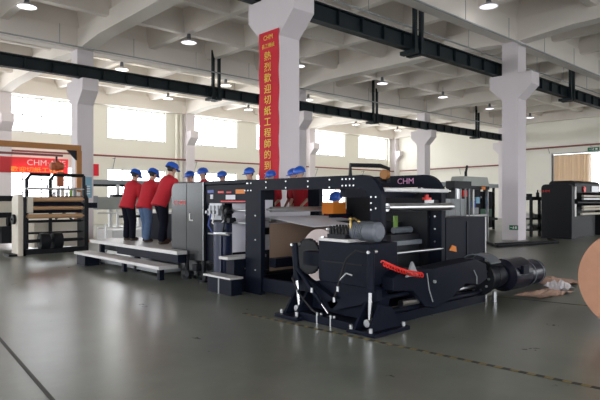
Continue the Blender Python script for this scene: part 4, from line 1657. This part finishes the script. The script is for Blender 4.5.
B().box(22.9, 24.6, 10.5, 11.7, .25, .31).build('shelf', M_blk, t)
for (xx, zz, w_, h_, m_) in ((23.0, .80, .5, .2, M_wht), (23.8, .80, .4, .14, M_grey), (23.1, .31, .6, .15, M_wht), (24.0, .31, .4, .2, M_grey)):
    o = B().box(xx, xx + w_, 10.65, 11.2, zz, zz + h_).build('carton', m_)
    tag(o, {(23.0, .80): 'white carton on the middle shelf of the tall dark table, left end', (23.8, .80): 'grey carton on the middle shelf of the tall dark table, right end',
            (23.1, .31): 'white carton on the bottom shelf of the tall dark table, left end', (24.0, .31): 'grey carton on the bottom shelf of the tall dark table, right end'}[(xx, zz)], 'carton')
tag(B().cyl((23.3, 10.8, 1.70), (23.3, 10.8, 1.83), .12, n=12).build('black_can', M_blk), 'low black can on top of the tall dark table', 'can')
tag(B().rings([(23.9, 10.7, 1.70), (23.9, 10.7, 1.88), (23.9, 10.7, 1.90), (23.9, 10.7, 2.0)], [.07, .07, .03, .03], 12).build('black_bottle', M_blk),
    'black bottle on top of the tall dark table', 'bottle')

t = thing('printing_machine', 'black rounded machine with red lettering and cream rollers near the right doorway', 'machine', (23, 9.4, 0))
B().prism(roundrect(8.78, 10.0, .0, 2.2, .16, '0011'), 'x', 22.2, 22.5).build('side_cover', M_blk, t, bevel=.02)
b = B()
text_bm(b, 'CHM', .13, (22.19, 9.85, 1.92), (0, -1, 0), (0, 0, 1), .006, sx=1.5)
b.build('red_lettering', M_redpl, t)
B().box(22.5, 25.3, 9.0, 10.1, .0, 1.25).build('body', M_blk, t)
B().box(22.5, 25.3, 9.5, 10.1, 1.25, 2.1).build('back_body', M_blk, t)
B().prism(roundrect(8.85, 9.9, 1.85, 2.35, .15, '0011'), 'x', 22.7, 25.4).build('top_hood', M_blk, t, bevel=.02)
B().box(22.52, 22.66, 8.78, 8.85, 1.6, 2.1).build('white_edge', M_wht, t)
B().box(22.52, 22.66, 8.78, 8.85, .9, 1.4).build('white_edge', M_wht, t)
for k, zz in enumerate((1.72, 1.60, 1.28, 1.17)):
    hroll(t, 8.8, zz, .05, M_cream if k != 1 else M_steel, 23.3, 26.0, 'cream_roller')
hroll(t, 8.85, 1.45, .05, M_blk, 22.8, 26.0, 'dark_roller')
hroll(t, 8.85, .98, .05, M_cream, 23.3, 26.0, 'cream_roller')
B().box(25.9, 26.1, 8.7, 9.9, 0, 1.85).build('side_plate', M_blk, t)
B().cyl((23.6, 8.84, 2.0), (23.6, 8.80, 2.0), .12, n=16).build('red_dial', M_redpl, t)
B().box(24.4, 25.2, 8.82, 8.85, 1.9, 2.15).build('dark_screen', M_glass, t)
t.location.x += .45
t = thing('stacking_table', 'dark machine bed with reddish top at the right edge behind the doorway machine', 'machine', (28, 9.3, 0))
B().box(26.6, 30.5, 8.9, 10.3, .5, 1.5).build('body', M_blk, t)
B().box(26.6, 30.5, 8.8, 10.3, 1.5, 1.95).build('top', mat('dark_red_brown_cover', (.06, .02, .02), .6), t)
for xx in (26.9, 28.5, 30.2):
    B().box(xx - .1, xx + .1, 9.0, 10.2, 0, .5).build('leg', M_blk, t)

t = thing('floor_frame', 'flat black steel frame lying on the floor around the foot of the big pillar', 'frame', (19.6, 9.5, 0))
cs = [(17.0, 8.95), (19.6, 11.2), (21.7, 9.3), (20.2, 8.3)]
for k in range(4):
    p_, q_ = cs[k], cs[(k + 1) % 4]
    if k == 1:
        continue
    B().rings([(p_[0], p_[1], .045), (q_[0], q_[1], .045)], [.045, .045], 6).build('bar', M_blk, t)
B().rings([(17.7, 9.4, .045), (20.4, 8.6, .045)], [.04, .04], 6).build('bar', M_blk, t)
